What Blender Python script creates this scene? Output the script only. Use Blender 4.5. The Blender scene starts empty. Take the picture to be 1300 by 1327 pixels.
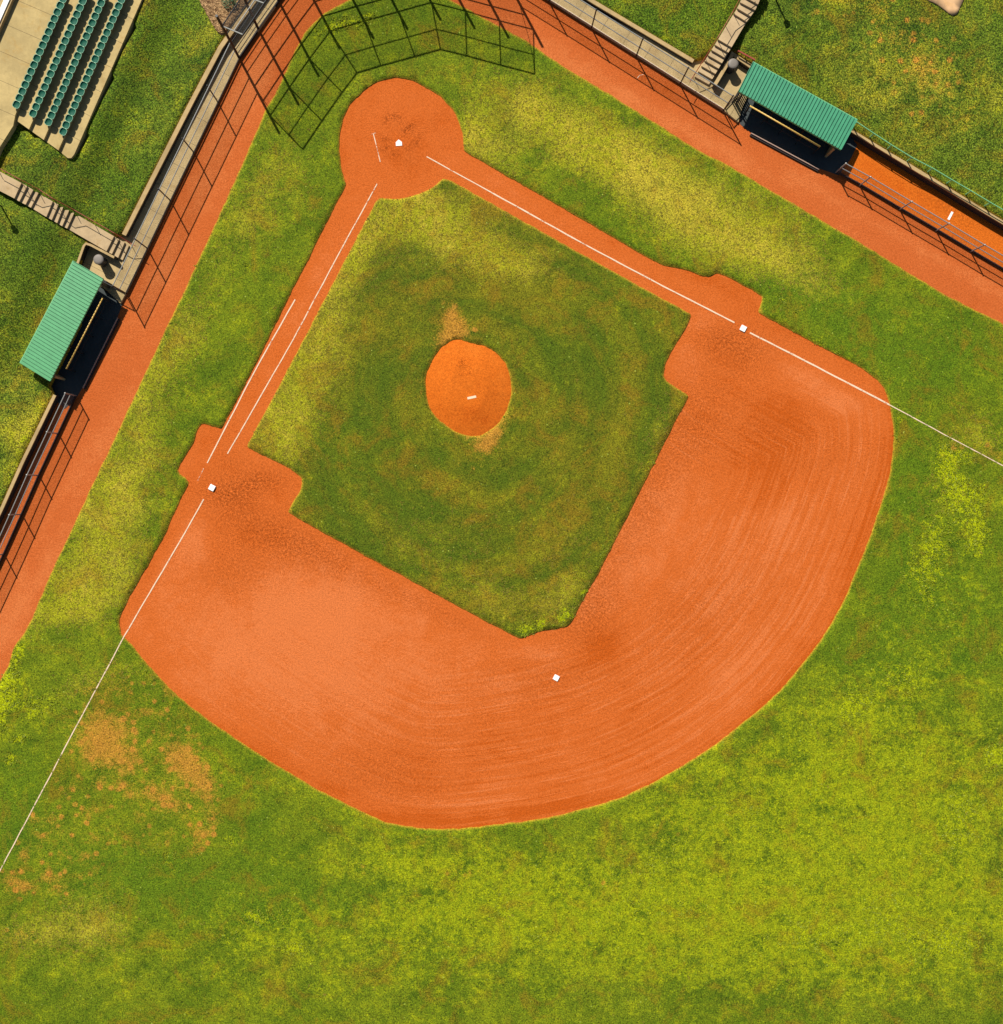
import bpy, bmesh, math, random
import numpy as np
from mathutils import Vector, noise as mnoise
from mathutils.geometry import delaunay_2d_cdt
random.seed(7)
scn = bpy.context.scene
COL = scn.collection
H, F, NX, NY = 64.0, 1184.0, 610.0, 635.0      # flying height and lens of the survey of the field

def P(px, py, z=0.0):
    k = (H - z) / F
    return Vector(((px - NX) * k, -(py - NY) * k, z))
def P2(p, z=0.0):
    v = P(p[0], p[1], z); return (v.x, v.y)

# ------------------------------------------------------------------ materials
class NT:
    def __init__(s, name):
        s.m = bpy.data.materials.new(name); s.m.use_nodes = True
        s.t = s.m.node_tree; s.bsdf = s.t.nodes['Principled BSDF']; s.out = s.t.nodes['Material Output']
        s._pos = None
    def new(s, typ): return s.t.nodes.new(typ)
    def put(s, sock, v):
        if hasattr(v, 'is_linked') or isinstance(v, bpy.types.NodeSocket): s.t.links.new(v, sock)
        elif isinstance(v, (tuple, list)):
            sock.default_value = tuple(v) + ((1,) if len(v) == 3 and len(sock.default_value) == 4 else ())
        else: sock.default_value = v
    def pos(s):
        if s._pos is None: s._pos = s.new('ShaderNodeNewGeometry').outputs['Position']
        return s._pos
    def sepx(s, i):
        if not hasattr(s, '_sp'):
            q = s.new('ShaderNodeSeparateXYZ'); s.put(q.inputs[0], s.pos()); s._sp = q
        return s._sp.outputs[i]
    def math(s, op, a, b=0.0, c=0.0, clamp=False):
        n = s.new('ShaderNodeMath'); n.operation = op; n.use_clamp = clamp
        s.put(n.inputs[0], a); s.put(n.inputs[1], b); s.put(n.inputs[2], c); return n.outputs[0]
    def add(s, a, b): return s.math('ADD', a, b)
    def mul(s, a, b): return s.math('MULTIPLY', a, b)
    def noise(s, scale, detail=3.0, rough=0.55, vec=None, dist=0.0):
        n = s.new('ShaderNodeTexNoise'); s.put(n.inputs['Vector'], vec if vec is not None else s.pos())
        n.inputs['Scale'].default_value = scale; n.inputs['Detail'].default_value = detail
        n.inputs['Roughness'].default_value = rough; n.inputs['Distortion'].default_value = dist
        return n.outputs['Fac']
    def voro(s, scale, feature='F1', out='Distance', vec=None, rnd=1.0):
        n = s.new('ShaderNodeTexVoronoi'); n.feature = feature; s.put(n.inputs['Vector'], vec if vec is not None else s.pos())
        n.inputs['Scale'].default_value = scale; n.inputs['Randomness'].default_value = rnd
        return n.outputs[out]
    def smooth(s, v, a, b, lo=0.0, hi=1.0):
        n = s.new('ShaderNodeMapRange'); n.interpolation_type = 'SMOOTHSTEP'
        s.put(n.inputs[0], v); s.put(n.inputs[1], a); s.put(n.inputs[2], b); s.put(n.inputs[3], lo); s.put(n.inputs[4], hi)
        return n.outputs[0]
    def lin(s, v, a, b, lo=0.0, hi=1.0):
        n = s.new('ShaderNodeMapRange'); s.put(n.inputs[0], v)
        for i, q in enumerate((a, b, lo, hi)): s.put(n.inputs[i + 1], q)
        return n.outputs[0]
    def mix(s, f, a, b, mode='MIX'):
        n = s.new('ShaderNodeMix'); n.data_type = 'RGBA'; n.blend_type = mode
        s.put(n.inputs['Factor'], f); s.put(n.inputs[6], a); s.put(n.inputs[7], b); return n.outputs[2]
    def scale(s, col, f):
        n = s.new('ShaderNodeVectorMath'); n.operation = 'SCALE'; s.put(n.inputs[0], col); s.put(n.inputs['Scale'], f); return n.outputs[0]
    def attr(s, name):
        n = s.new('ShaderNodeAttribute'); n.attribute_name = name; return n
    def sep(s, c):
        n = s.new('ShaderNodeSeparateColor'); s.put(n.inputs[0], c); return n.outputs
    def comb(s, x, y, z=0.0):
        n = s.new('ShaderNodeCombineXYZ')
        for i, q in enumerate((x, y, z)): s.put(n.inputs[i], q)
        return n.outputs[0]
    def bump(s, h, dist=0.02, strength=1.0):
        n = s.new('ShaderNodeBump'); s.put(n.inputs['Height'], h)
        n.inputs['Distance'].default_value = dist; n.inputs['Strength'].default_value = strength
        s.t.links.new(n.outputs[0], s.bsdf.inputs['Normal'])
    def fin(s, col, rough=0.9, spec=0.2, metal=0.0):
        s.put(s.bsdf.inputs['Base Color'], col); s.put(s.bsdf.inputs['Roughness'], rough)
        s.bsdf.inputs['Specular IOR Level'].default_value = spec; s.bsdf.inputs['Metallic'].default_value = metal
        return s.m

def grass_material(name, bank=False, infield=False):
    n = NT(name)
    a = n.attr('tone'); s3 = n.sep(a.outputs['Color']); dry, lush, bare, weed = s3[0], s3[1], s3[2], a.outputs['Alpha']
    lime = n.attr('lime').outputs['Fac']
    n1 = n.noise(0.55, 4, 0.6); n2 = n.noise(1.9, 5, 0.68); n3 = n.noise(10.0, 3, 0.75); n4 = n.noise(16.0, 3, 0.85)
    nb = n.noise(0.17, 3, 0.55, dist=0.5); v = n.voro(10.0)
    # faint bands left by the mower, running obliquely over the field
    bd = n.noise(1.0, 3, 0.5, vec=n.comb(n.mul(n.add(n.mul(n.sepx(0), 0.62), n.mul(n.sepx(1), -0.78)), 0.9), n.mul(n.add(n.mul(n.sepx(0), 0.78), n.mul(n.sepx(1), 0.62)), 0.07)))
    if bank: dark, mid, lite = (0.036, 0.074, 0.0045), (0.115, 0.165, 0.011), (0.210, 0.225, 0.013)
    elif infield: dark, mid, lite = (0.062, 0.082, 0.0040), (0.138, 0.140, 0.006), (0.215, 0.205, 0.007)
    else: dark, mid, lite = (0.056, 0.098, 0.0030), (0.138, 0.180, 0.0055), (0.225, 0.250, 0.005)
    g = n.add(n.mul(n.add(n1, n2), 0.5), n.add(n.mul(n.add(n3, -0.5), 0.35), n.mul(n.add(bd, -0.5), 0.35)))
    c = n.mix(n.smooth(g, 0.28, 0.54), dark, mid)
    c = n.mix(n.smooth(g, 0.48, 0.74), c, lite)
    c = n.mix(n.mul(n.smooth(nb, 0.42, 0.66), 0.40), c, (dark[0] * 1.15, dark[1] * 1.2, dark[2]))
    c = n.mix(n.mul(n.smooth(lush, 0.1, 0.9), 0.60), c, n.mix(n2, (0.036, 0.098, 0.003), (0.115, 0.190, 0.006)))
    lm = n.smooth(n.add(lime, n.add(n.mul(n.add(n1, -0.5), 2.2), n.add(n.mul(n.add(n2, -0.5), 2.0), n.mul(n.add(n3, -0.5), 0.8)))), 0.22, 1.1)
    c = n.mix(n.mul(lm, 0.72), c, n.mix(n.smooth(n2, 0.35, 0.65), (0.200, 0.250, 0.004), (0.31, 0.335, 0.003)))
    fk = n.mul(n.smooth(n.noise(4.2, 3, 0.7), 0.56, 0.66), n.math('MINIMUM', n.add(n.mul(lime, 1.2), n.mul(lush, 0.12)), 1.0))
    c = n.mix(n.mul(fk, 0.75), c, (0.36, 0.40, 0.004))
    dk_ = n.smooth(n.noise(1.1, 5, 0.72, dist=1.0), 0.55, 0.70)
    c = n.mix(n.mul(dk_, 0.40), c, (dark[0], dark[1], dark[2]))
    dm = n.add(n.add(dry, n.mul(n.add(n1, -0.5), 1.0)), n.add(n.mul(n.add(n2, -0.5), 1.1), n.mul(n.add(n3, -0.5), 0.6)))
    dm = n.smooth(dm, 0.12, 1.05)
    c = n.mix(n.mul(dm, 0.9), c, n.mix(n.smooth(n.add(n2, n.mul(n.add(nb, -0.5), 0.8)), 0.35, 0.62), (0.44, 0.345, 0.028), (0.31, 0.30, 0.010)))
    th = n.smooth(n.add(n.noise(0.42, 5, 0.66, dist=0.9), n.mul(n.add(n3, -0.5), 0.3)), 0.46 if infield else 0.49, 0.66 if infield else 0.72)
    c = n.mix(n.mul(th, 0.58 if infield else 0.50), c, (0.235, 0.122, 0.008))
    if infield:      # rings left by turning the mower round the mound
        mc_ = P(612, 520); vm = n.new('ShaderNodeVectorMath'); vm.operation = 'SUBTRACT'; n.put(vm.inputs[0], n.pos()); vm.inputs[1].default_value = (mc_.x, mc_.y, 0)
        ln = n.new('ShaderNodeVectorMath'); ln.operation = 'LENGTH'; n.put(ln.inputs[0], vm.outputs[0])
        sx = n.new('ShaderNodeSeparateXYZ'); n.put(sx.inputs[0], vm.outputs[0]); an = n.math('ARCTAN2', sx.outputs[1], sx.outputs[0])
        rn = n.noise(1.0, 4, 0.6, vec=n.comb(n.mul(ln.outputs['Value'], 0.52), n.mul(n.math('SINE', an), 1.25), n.mul(n.math('COSINE', an), 1.25)), dist=0.25)
        keep = n.math('SUBTRACT', 1.0, n.mul(dm, 0.75))
        c = n.mix(n.mul(n.mul(n.smooth(rn, 0.40, 0.68), 0.85), keep), c, n.mix(n2, (0.040, 0.078, 0.003), (0.090, 0.135, 0.006)))
        c = n.mix(n.mul(n.mul(n.smooth(rn, 0.47, 0.34), 0.35), keep), c, (0.20, 0.175, 0.008))
    wm = n.smooth(n.add(n.mul(weed, 0.95), n.add(n.mul(n.add(n2, -0.5), 1.8), n.mul(n.add(n3, -0.5), 1.1))), 0.40, 0.64)
    c = n.mix(wm, c, n.mix(n4, (0.16, 0.24, 0.002), (0.42, 0.42, 0.003)))
    vs = n.voro(2.6); vc = n.sep(n.voro(2.6, out='Color'))
    sp = n.mul(n.smooth(vs, 0.16, 0.09), n.smooth(n.add(vc[0], n.mul(weed, 0.8)), 0.84, 0.90))
    c = n.mix(n.mul(sp, 0.7), c, (0.34, 0.40, 0.06))
    vb = n.voro(1.5); vbc = n.sep(n.voro(1.5, out='Color'))
    spot = n.mul(n.smooth(vb, 0.45, 0.10), vbc[1])
    bm = n.add(n.add(n.mul(bare, 0.85), n.mul(n.add(spot, -0.2), 0.95)), n.add(n.mul(n.add(n2, -0.5), 1.3), n.mul(n.add(n3, -0.5), 1.2)))
    bm = n.smooth(n.math('MINIMUM', bm, n.mul(bare, 3.0)), 0.0, 0.85)
    c = n.mix(n.mul(bm, 0.82), c, n.mix(n2, (0.42, 0.165, 0.014), (0.50, 0.235, 0.036)))
    e = n.attr('edge').outputs['Fac']
    em = n.smooth(n.add(e, n.mul(n.add(n3, -0.5), 0.30)), 0.17, 0.0)
    c = n.mix(n.mul(em, 0.85), c, (0.40, 0.24, 0.018))
    k = 2.0 if bank else 0.95
    gr = n.add(n.mul(n.add(n3, -0.5), 1.5 * k), n.add(n.mul(n.add(n4, -0.5), 3.4 * k), n.mul(n.add(v, -0.45), -0.8 * k)))
    c = n.scale(c, n.math('MAXIMUM', n.add(1.0, gr), 0.2))
    n.bump(n.add(n3, n.mul(n4, 0.9)), 0.05, 0.9)
    return n.fin(c, 0.85, 0.12)

def dirt_material(name, light, base, deep, streak=True):
    n = NT(name)
    a = n.attr('tone'); s3 = n.sep(a.outputs['Color']); lt, dk, rough_m = s3[0], s3[1], s3[2]
    n1 = n.noise(0.30, 5, 0.65, dist=0.6); n2 = n.noise(1.6, 5, 0.7); n3 = n.noise(7.0, 3, 0.7); n4 = n.noise(14.0, 3, 0.85)
    f = n.add(n.mul(n.add(n1, -0.5), 1.3), n.add(n.mul(n.add(n2, -0.5), 0.9), n.mul(n.add(n3, -0.5), 0.9)))
    tone = n.add(n.add(lt, n.mul(dk, -0.95)), f)
    if streak:
        sv = n.attr('streak').outputs['Vector']
        st = n.noise(1.0, 4, 0.6, vec=sv)
        st2 = n.smooth(n.noise(2.3, 2, 0.5, vec=sv), 0.58, 0.72)
        tone = n.add(tone, n.mul(n.add(n.mul(n.add(st, -0.5), 2.8), n.mul(st2, 0.9)), a.outputs['Alpha']))
    c = n.mix(n.smooth(tone, -0.75, 0.05), deep, base)
    c = n.mix(n.smooth(tone, 0.0, 0.8), c, light)
    clod = n.smooth(n.add(n.noise(5.5, 3, 0.7), n.mul(n4, 0.35)), 0.74, 0.60, 0.0, 1.0)
    cm = n.mul(n.math('SUBTRACT', 1.0, clod), rough_m)
    c = n.mix(n.mul(cm, 0.7), c, n.scale(deep_c(deep), 0.55) if False else (deep[0] * .5, deep[1] * .5, deep[2] * .5))
    amp = n.add(0.45, n.mul(rough_m, 0.7))
    gr = n.mul(n.add(n.mul(n.add(n3, -0.5), 1.5), n.mul(n.add(n4, -0.5), 3.0)), amp)
    c = n.scale(c, n.add(1.0, gr))
    n.bump(n.add(n3, n.add(n.mul(n4, 0.5), n.mul(n2, 1.2))), 0.025, 0.5)
    return n.fin(c, 0.95, 0.1)
def deep_c(c): return c

def concrete_material(name, col, joints=True, stain=(0.28, 0.17, 0.06)):
    n = NT(name)
    n1 = n.noise(0.6, 5, 0.65); n2 = n.noise(4.0, 4, 0.7); n3 = n.noise(22.0, 2, 0.7)
    c = n.mix(n.smooth(n1, 0.38, 0.66), col, tuple(q * 0.78 for q in col))
    c = n.mix(n.mul(n.smooth(n.noise(0.9, 5, 0.7, dist=0.6), 0.52, 0.72), 0.55), c, stain)
    c = n.scale(c, n.add(0.72, n.add(n.mul(n2, 0.32), n.mul(n3, 0.24))))
    if joints:
        uv = n.attr('UVMap').outputs['Vector']
        sx = n.new('ShaderNodeSeparateXYZ'); n.put(sx.inputs[0], uv)
        fr = n.math('FRACT', n.mul(sx.outputs[0], 1 / 1.8)); j = n.math('LESS_THAN', fr, 0.016)
        c = n.mix(n.mul(j, 0.7), c, (0.05, 0.035, 0.02))
    n.bump(n.add(n2, n3), 0.006, 0.6)
    return n.fin(c, 0.85, 0.25)

def paint(name, col, rough=0.45, metal=0.0, var=0.25, sc=5.0, spec=0.4):
    n = NT(name)
    c = n.scale(n.mix(0.0, col, col), n.add(1.0 - var / 2, n.mul(n.noise(sc, 4, 0.7), var)))
    return n.fin(c, rough, spec, metal)

def chain_material(name, col, pitch=0.055, wire=0.16):
    n = NT(name)
    uv = n.attr('UVMap').outputs['Vector']
    sx = n.new('ShaderNodeSeparateXYZ'); n.put(sx.inputs[0], uv)
    a = n.math('FRACT', n.mul(n.add(sx.outputs[0], sx.outputs[1]), 1 / (pitch * 1.414)))
    b = n.math('FRACT', n.mul(n.math('SUBTRACT', sx.outputs[0], sx.outputs[1]), 1 / (pitch * 1.414)))
    w = n.math('MAXIMUM', n.math('LESS_THAN', a, wire), n.math('LESS_THAN', b, wire))
    tr = n.new('ShaderNodeBsdfTransparent'); mx = n.new('ShaderNodeMixShader')
    n.put(mx.inputs[0], w); n.t.links.new(tr.outputs[0], mx.inputs[1]); n.t.links.new(n.bsdf.outputs[0], mx.inputs[2])
    n.t.links.new(mx.outputs[0], n.out.inputs[0])
    return n.fin(col, 0.45, 0.4, 0.0)

def chalk_material(name, keep):
    n = NT(name)
    uv = n.attr('UVMap').outputs['Vector']
    m = n.add(n.add(n.mul(n.noise(9.0, 4, 0.75), 0.6), n.mul(n.noise(1.3, 3, 0.6), 0.6)), keep - 0.6)
    m = n.smooth(m, -0.05, 0.07)
    tr = n.new('ShaderNodeBsdfTransparent'); mx = n.new('ShaderNodeMixShader')
    n.put(mx.inputs[0], m); n.t.links.new(tr.outputs[0], mx.inputs[1]); n.t.links.new(n.bsdf.outputs[0], mx.inputs[2])
    n.t.links.new(mx.outputs[0], n.out.inputs[0])
    return n.fin(n.mix(n.noise(14.0, 3, 0.7), (0.58, 0.34, 0.19), (0.74, 0.64, 0.50)), 0.95, 0.1)

M = {}
M['grass'] = grass_material('turf'); M['bank'] = grass_material('long bank grass', bank=True); M['inturf'] = grass_material('infield turf', infield=True)
M['infield'] = dirt_material('infield clay', (0.522, 0.138, 0.036), (0.464, 0.101, 0.016), (0.395, 0.072, 0.006))
M['track'] = dirt_material('track clay', (0.50, 0.136, 0.036), (0.43, 0.096, 0.020), (0.36, 0.070, 0.009), streak=False)
M['mound'] = dirt_material('mound clay', (0.55, 0.138, 0.014), (0.50, 0.110, 0.0085), (0.43, 0.076, 0.004), streak=False)
M['concrete'] = concrete_material('walkway concrete', (0.44, 0.32, 0.15))
M['pale_concrete'] = concrete_material('step concrete', (0.46, 0.33, 0.18), False)
M['wall_concrete'] = concrete_material('retaining wall concrete', (0.42, 0.29, 0.13), False)
M['terrace'] = concrete_material('terrace concrete', (0.46, 0.34, 0.14), True, (0.36, 0.21, 0.05))
M['dark_metal'] = paint('dark painted steel', (0.018, 0.016, 0.016), 0.5)
M['galv'] = paint('galvanised steel', (0.30, 0.30, 0.28), 0.45, 0.3)
M['black_metal'] = paint('black steel', (0.010, 0.011, 0.012), 0.5)
M['red_metal'] = paint('red oxide rail', (0.26, 0.035, 0.018), 0.55)
M['mint_metal'] = paint('mint painted rail', (0.16, 0.42, 0.20), 0.45)
M['roof_green'] = paint('green roof sheet', (0.070, 0.275, 0.115), 0.55, 0.0, 0.5, 1.6)
M['roof_green2'] = paint('teal roof sheet', (0.045, 0.235, 0.125), 0.55, 0.0, 0.5, 1.6)
M['seat'] = paint('green plastic', (0.003, 0.078, 0.047), 0.6, 0, 0.5, 3.0, 0.15)
M['seat_rim'] = paint('worn mint plastic', (0.30, 0.52, 0.33), 0.5)
M['face_shade'] = paint('shade-dark wall face', (0.030, 0.022, 0.018), 0.8, 0, 0.6, 3.0)  # shade of the wall faces put into the colour, near-black under the coping
M['white'] = paint('white rubber', (0.80, 0.78, 0.74), 0.6, 0, 0.15)
M['cream'] = paint('cream paint', (0.62, 0.50, 0.34), 0.6)
M['curb'] = paint('dusty painted curb', (0.36, 0.24, 0.18), 0.7)
M['yellow'] = paint('yellow rail padding', (0.62, 0.40, 0.10), 0.5)
M['wood_dark'] = paint('dark stained board', (0.022, 0.016, 0.014), 0.7, 0, 0.6)
M['rubberbin'] = paint('dark grey plastic', (0.03, 0.03, 0.033), 0.5)
M['lid'] = paint('weathered grey lid', (0.17, 0.145, 0.12), 0.6)
M['mesh_galv'] = chain_material('chain link', (0.16, 0.15, 0.14), 0.055, 0.11)
M['mesh_black'] = chain_material('black netting', (0.018, 0.018, 0.018), 0.05, 0.12)
M['chalk'] = chalk_material('fresh chalk', 0.115)
M['chalk_worn'] = chalk_material('worn chalk', 0.10)
M['chalk_turf'] = chalk_material('chalk on turf', 0.085)
M['chalk_faint'] = chalk_material('scuffed chalk', -0.01)
M['floor_shade'] = concrete_material('shade-dark dugout floor', (0.05, 0.06, 0.06), False, (0.06, 0.05, 0.04))  # near-black so the colour itself carries the shade under the roof
def mulch_material():
    n = NT('bark mulch')
    c = n.mix(n.sep(n.voro(11.0, out='Color'))[0], (0.08, 0.040, 0.014), (0.46, 0.28, 0.13))
    c = n.mix(n.smooth(n.noise(7, 3, 0.7), 0.5, 0.7), c, (0.10, 0.045, 0.02))
    n.bump(n.voro(11.0), 0.05, 1.0)
    return n.fin(c, 0.9, 0.1)
M['mulch'] = mulch_material()
def leaf_material(name, a, b):
    n = NT(name); return n.fin(n.mix(n.noise(6.0, 3, 0.7), a, b), 0.6, 0.3)
M['leaf'] = leaf_material('shrub leaf', (0.02, 0.06, 0.02), (0.08, 0.16, 0.06))
M['weed'] = leaf_material('weed leaf', (0.11, 0.17, 0.003), (0.26, 0.27, 0.004))
M['dry_tuft'] = leaf_material('dry blades', (0.16, 0.13, 0.010), (0.30, 0.24, 0.03))

# ------------------------------------------------------------------ object helpers
def tag(o, label=None, cat=None, group=None, kind=None):
    if label: o['label'] = label
    if cat: o['category'] = cat
    if group: o['group'] = group
    if kind: o['kind'] = kind
    return o
def empty(name, loc, rz=0.0):
    o = bpy.data.objects.new(name, None); COL.objects.link(o); o.location = loc; o.rotation_euler = (0, 0, rz)
    o.empty_display_size = 0.3
    return o
def link(name, me, mat, parent=None):
    o = bpy.data.objects.new(name, me); COL.objects.link(o); me.materials.append(mat)
    if parent:
        o.parent = parent; o.matrix_parent_inverse = parent.matrix_basis.inverted()
    return o
class MB:
    def __init__(s): s.bm = bmesh.new(); s.uv = s.bm.loops.layers.uv.new('UVMap')
    def prism(s, pts, z0, z1, uvdir=None):
        """pts: ccw/cw (x,y); z1 number or list of tops"""
        n = len(pts); tops = z1 if isinstance(z1, (list, tuple)) else [z1] * n
        b = [s.bm.verts.new((p[0], p[1], z0)) for p in pts]; t = [s.bm.verts.new((p[0], p[1], tops[i])) for i, p in enumerate(pts)]
        fs = [s.bm.faces.new(t), s.bm.faces.new(b[::-1])]
        for i in range(n): fs.append(s.bm.faces.new((b[i], b[(i + 1) % n], t[(i + 1) % n], t[i])))
        if uvdir:
            d = Vector(uvdir).normalized()
            for f in fs:
                for l in f.loops: l[s.uv].uv = (l.vert.co.x * d.x + l.vert.co.y * d.y, -l.vert.co.x * d.y + l.vert.co.y * d.x)
        return fs
    def bar(s, a, b, w, h=None):
        """box beam from a to b, w wide and h high"""
        a, b = Vector(a), Vector(b); h = h or w; d = (b - a).normalized()
        up = Vector((0, 0, 1)) if abs(d.z) < 0.95 else Vector((1, 0, 0))
        x = d.cross(up).normalized(); y = x.cross(d).normalized()
        vs = [s.bm.verts.new(p + x * (w / 2) * i + y * (h / 2) * j) for p in (a, b) for i, j in ((-1, -1), (1, -1), (1, 1), (-1, 1))]
        for q in ((0, 3, 2, 1), (4, 5, 6, 7), (0, 1, 5, 4), (1, 2, 6, 5), (2, 3, 7, 6), (3, 0, 4, 7)): s.bm.faces.new([vs[i] for i in q])
    def tube(s, pts, r, seg=8):
        pts = [Vector(p) for p in pts]; rings = []
        for i, p in enumerate(pts):
            d = (pts[min(i + 1, len(pts) - 1)] - pts[max(i - 1, 0)]).normalized()
            up = Vector((0, 0, 1)) if abs(d.z) < 0.9 else Vector((1, 0, 0))
            x = d.cross(up).normalized(); y = x.cross(d)
            rings.append([s.bm.verts.new(p + x * r * math.cos(k * 2 * math.pi / seg) + y * r * math.sin(k * 2 * math.pi / seg)) for k in range(seg)])
        for a, b in zip(rings, rings[1:]):
            for k in range(seg): s.bm.faces.new((a[k], a[(k + 1) % seg], b[(k + 1) % seg], b[k]))
        s.bm.faces.new(rings[0][::-1]); s.bm.faces.new(rings[-1])
    def lathe(s, prof, c=(0, 0, 0), seg=24):
        rings = [[s.bm.verts.new((c[0] + r * math.cos(k * 2 * math.pi / seg), c[1] + r * math.sin(k * 2 * math.pi / seg), c[2] + z)) for k in range(seg)] for r, z in prof]
        for a, b in zip(rings, rings[1:]):
            for k in range(seg): s.bm.faces.new((a[k], a[(k + 1) % seg], b[(k + 1) % seg], b[k]))
        s.bm.faces.new(rings[0][::-1]); s.bm.faces.new(rings[-1])
    def quad(s, pts, uvs=None):
        vs = [s.bm.verts.new(p) for p in pts]; f = s.bm.faces.new(vs)
        if uvs:
            for l, u in zip(f.loops, uvs): l[s.uv].uv = u
        return f
    def build(s, name, mat, parent=None, smooth=False, bevel=0):
        bmesh.ops.recalc_face_normals(s.bm, faces=s.bm.faces)
        if bevel: bmesh.ops.bevel(s.bm, geom=s.bm.edges[:], offset=bevel, segments=2, affect='EDGES', clamp_overlap=True)
        me = bpy.data.meshes.new(name); s.bm.to_mesh(me); s.bm.free()
        if smooth:
            for p in me.polygons: p.use_smooth = True
        return link(name, me, mat, parent)

# ------------------------------------------------------------------ polygon tools (numpy)
def inside(poly, X, Y):
    poly = np.asarray(poly); r = np.zeros(X.shape, bool); n = len(poly)
    for i in range(n):
        x1, y1 = poly[i]; x2, y2 = poly[(i + 1) % n]
        if y1 == y2: continue
        c = ((y1 > Y) != (y2 > Y)) & (X < (x2 - x1) * (Y - y1) / (y2 - y1) + x1)
        r ^= c
    return r
def dist(line, X, Y, closed=True):
    line = np.asarray(line); n = len(line); best = np.full(X.shape, 1e9)
    for i in range(n if closed else n - 1):
        x1, y1 = line[i]; x2, y2 = line[(i + 1) % n]
        dx, dy = x2 - x1, y2 - y1; L = dx * dx + dy * dy + 1e-12
        t = np.clip(((X - x1) * dx + (Y - y1) * dy) / L, 0, 1)
        best = np.minimum(best, (X - x1 - t * dx) ** 2 + (Y - y1 - t * dy) ** 2)
    return np.sqrt(best)
def spline(poly, closed=True):
    P_ = [Vector(p) for p in poly]; n = len(P_); out = []
    def turn(i):
        a, b, c = P_[i - 1], P_[i % n], P_[(i + 1) % n]
        return abs((b - a).angle_signed(c - b, 0.0)) < math.radians(42)
    for i in range(n):
        out.append(tuple(P_[i]))
        p0, p1, p2, p3 = P_[i - 1], P_[i], P_[(i + 1) % n], P_[(i + 2) % n]; L = (p2 - p1).length
        if L < .3 or L > 4.5 or not (turn(i) and turn((i + 1) % n)): continue
        l0, l2 = (p1 - p0).length, (p3 - p2).length
        m1 = (p2 - p0) * (L / (l0 + L)); m2 = (p3 - p1) * (L / (l2 + L))
        for k in (1, 2, 3):
            t = k / 4; q = p1 * (2*t**3 - 3*t*t + 1) + m1 * (t**3 - 2*t*t + t) + p2 * (-2*t**3 + 3*t*t) + m2 * (t**3 - t*t); out.append(tuple(q))
    return out
def refine(poly, step=0.16, jit=0.05, smooth=1, closed=True):
    pts = []; n = len(poly)
    for i in range(n if closed else n - 1):
        a, b = Vector(poly[i]), Vector(poly[(i + 1) % n]); k = max(1, int((b - a).length / step))
        for j in range(k): pts.append(a.lerp(b, j / k))
    for _ in range(smooth):
        pts = [(pts[i - 1] + pts[i] * 2 + pts[(i + 1) % len(pts)]) / 4 if closed or 0 < i < len(pts) - 1 else pts[i] for i in range(len(pts))]
    out = []
    for p in pts:
        q = Vector((p.x * 1.3, p.y * 1.3, 0)); w = mnoise.noise_vector(q) * jit + mnoise.noise_vector(q * 4) * jit * 0.8
        out.append((p.x + w.x, p.y + w.y))
    return out
def tone(X, Y, sets):
    """sets: four lists of (px,py,rx,ry,deg,amount) in survey units -> per-vertex colours"""
    px = X * F / H + NX; py = -Y * F / H + NY
    out = np.zeros((len(X), 4))
    for c, L in enumerate(sets):
        v = np.zeros(len(X))
        for b in L:
            x, y, rx, ry, dg, am = b; t = math.radians(dg); u = (px - x) * math.cos(t) + (py - y) * math.sin(t); w = -(px - x) * math.sin(t) + (py - y) * math.cos(t)
            g = np.exp(-((u / rx) ** 2 + (w / ry) ** 2)) * am
            v = v + g * (1 - np.clip(v, 0, 1) * 0.6)
        out[:, c] = v
    return np.clip(out, 0, 1.3)
def mesh_np(name, V, faces, attrs, mat, smooth=True):
    me = bpy.data.meshes.new(name); me.from_pydata(V.tolist(), [], faces); me.update()
    for k, (typ, arr) in attrs.items():
        at = me.attributes.new(k, typ, 'POINT')
        at.data.foreach_set({'FLOAT_COLOR': 'color', 'FLOAT': 'value', 'FLOAT_VECTOR': 'vector'}[typ], np.ascontiguousarray(arr, dtype=np.float32).ravel())
    if smooth: me.polygons.foreach_set('use_smooth', [True] * len(me.polygons))
    return link(name, me, mat)
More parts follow.
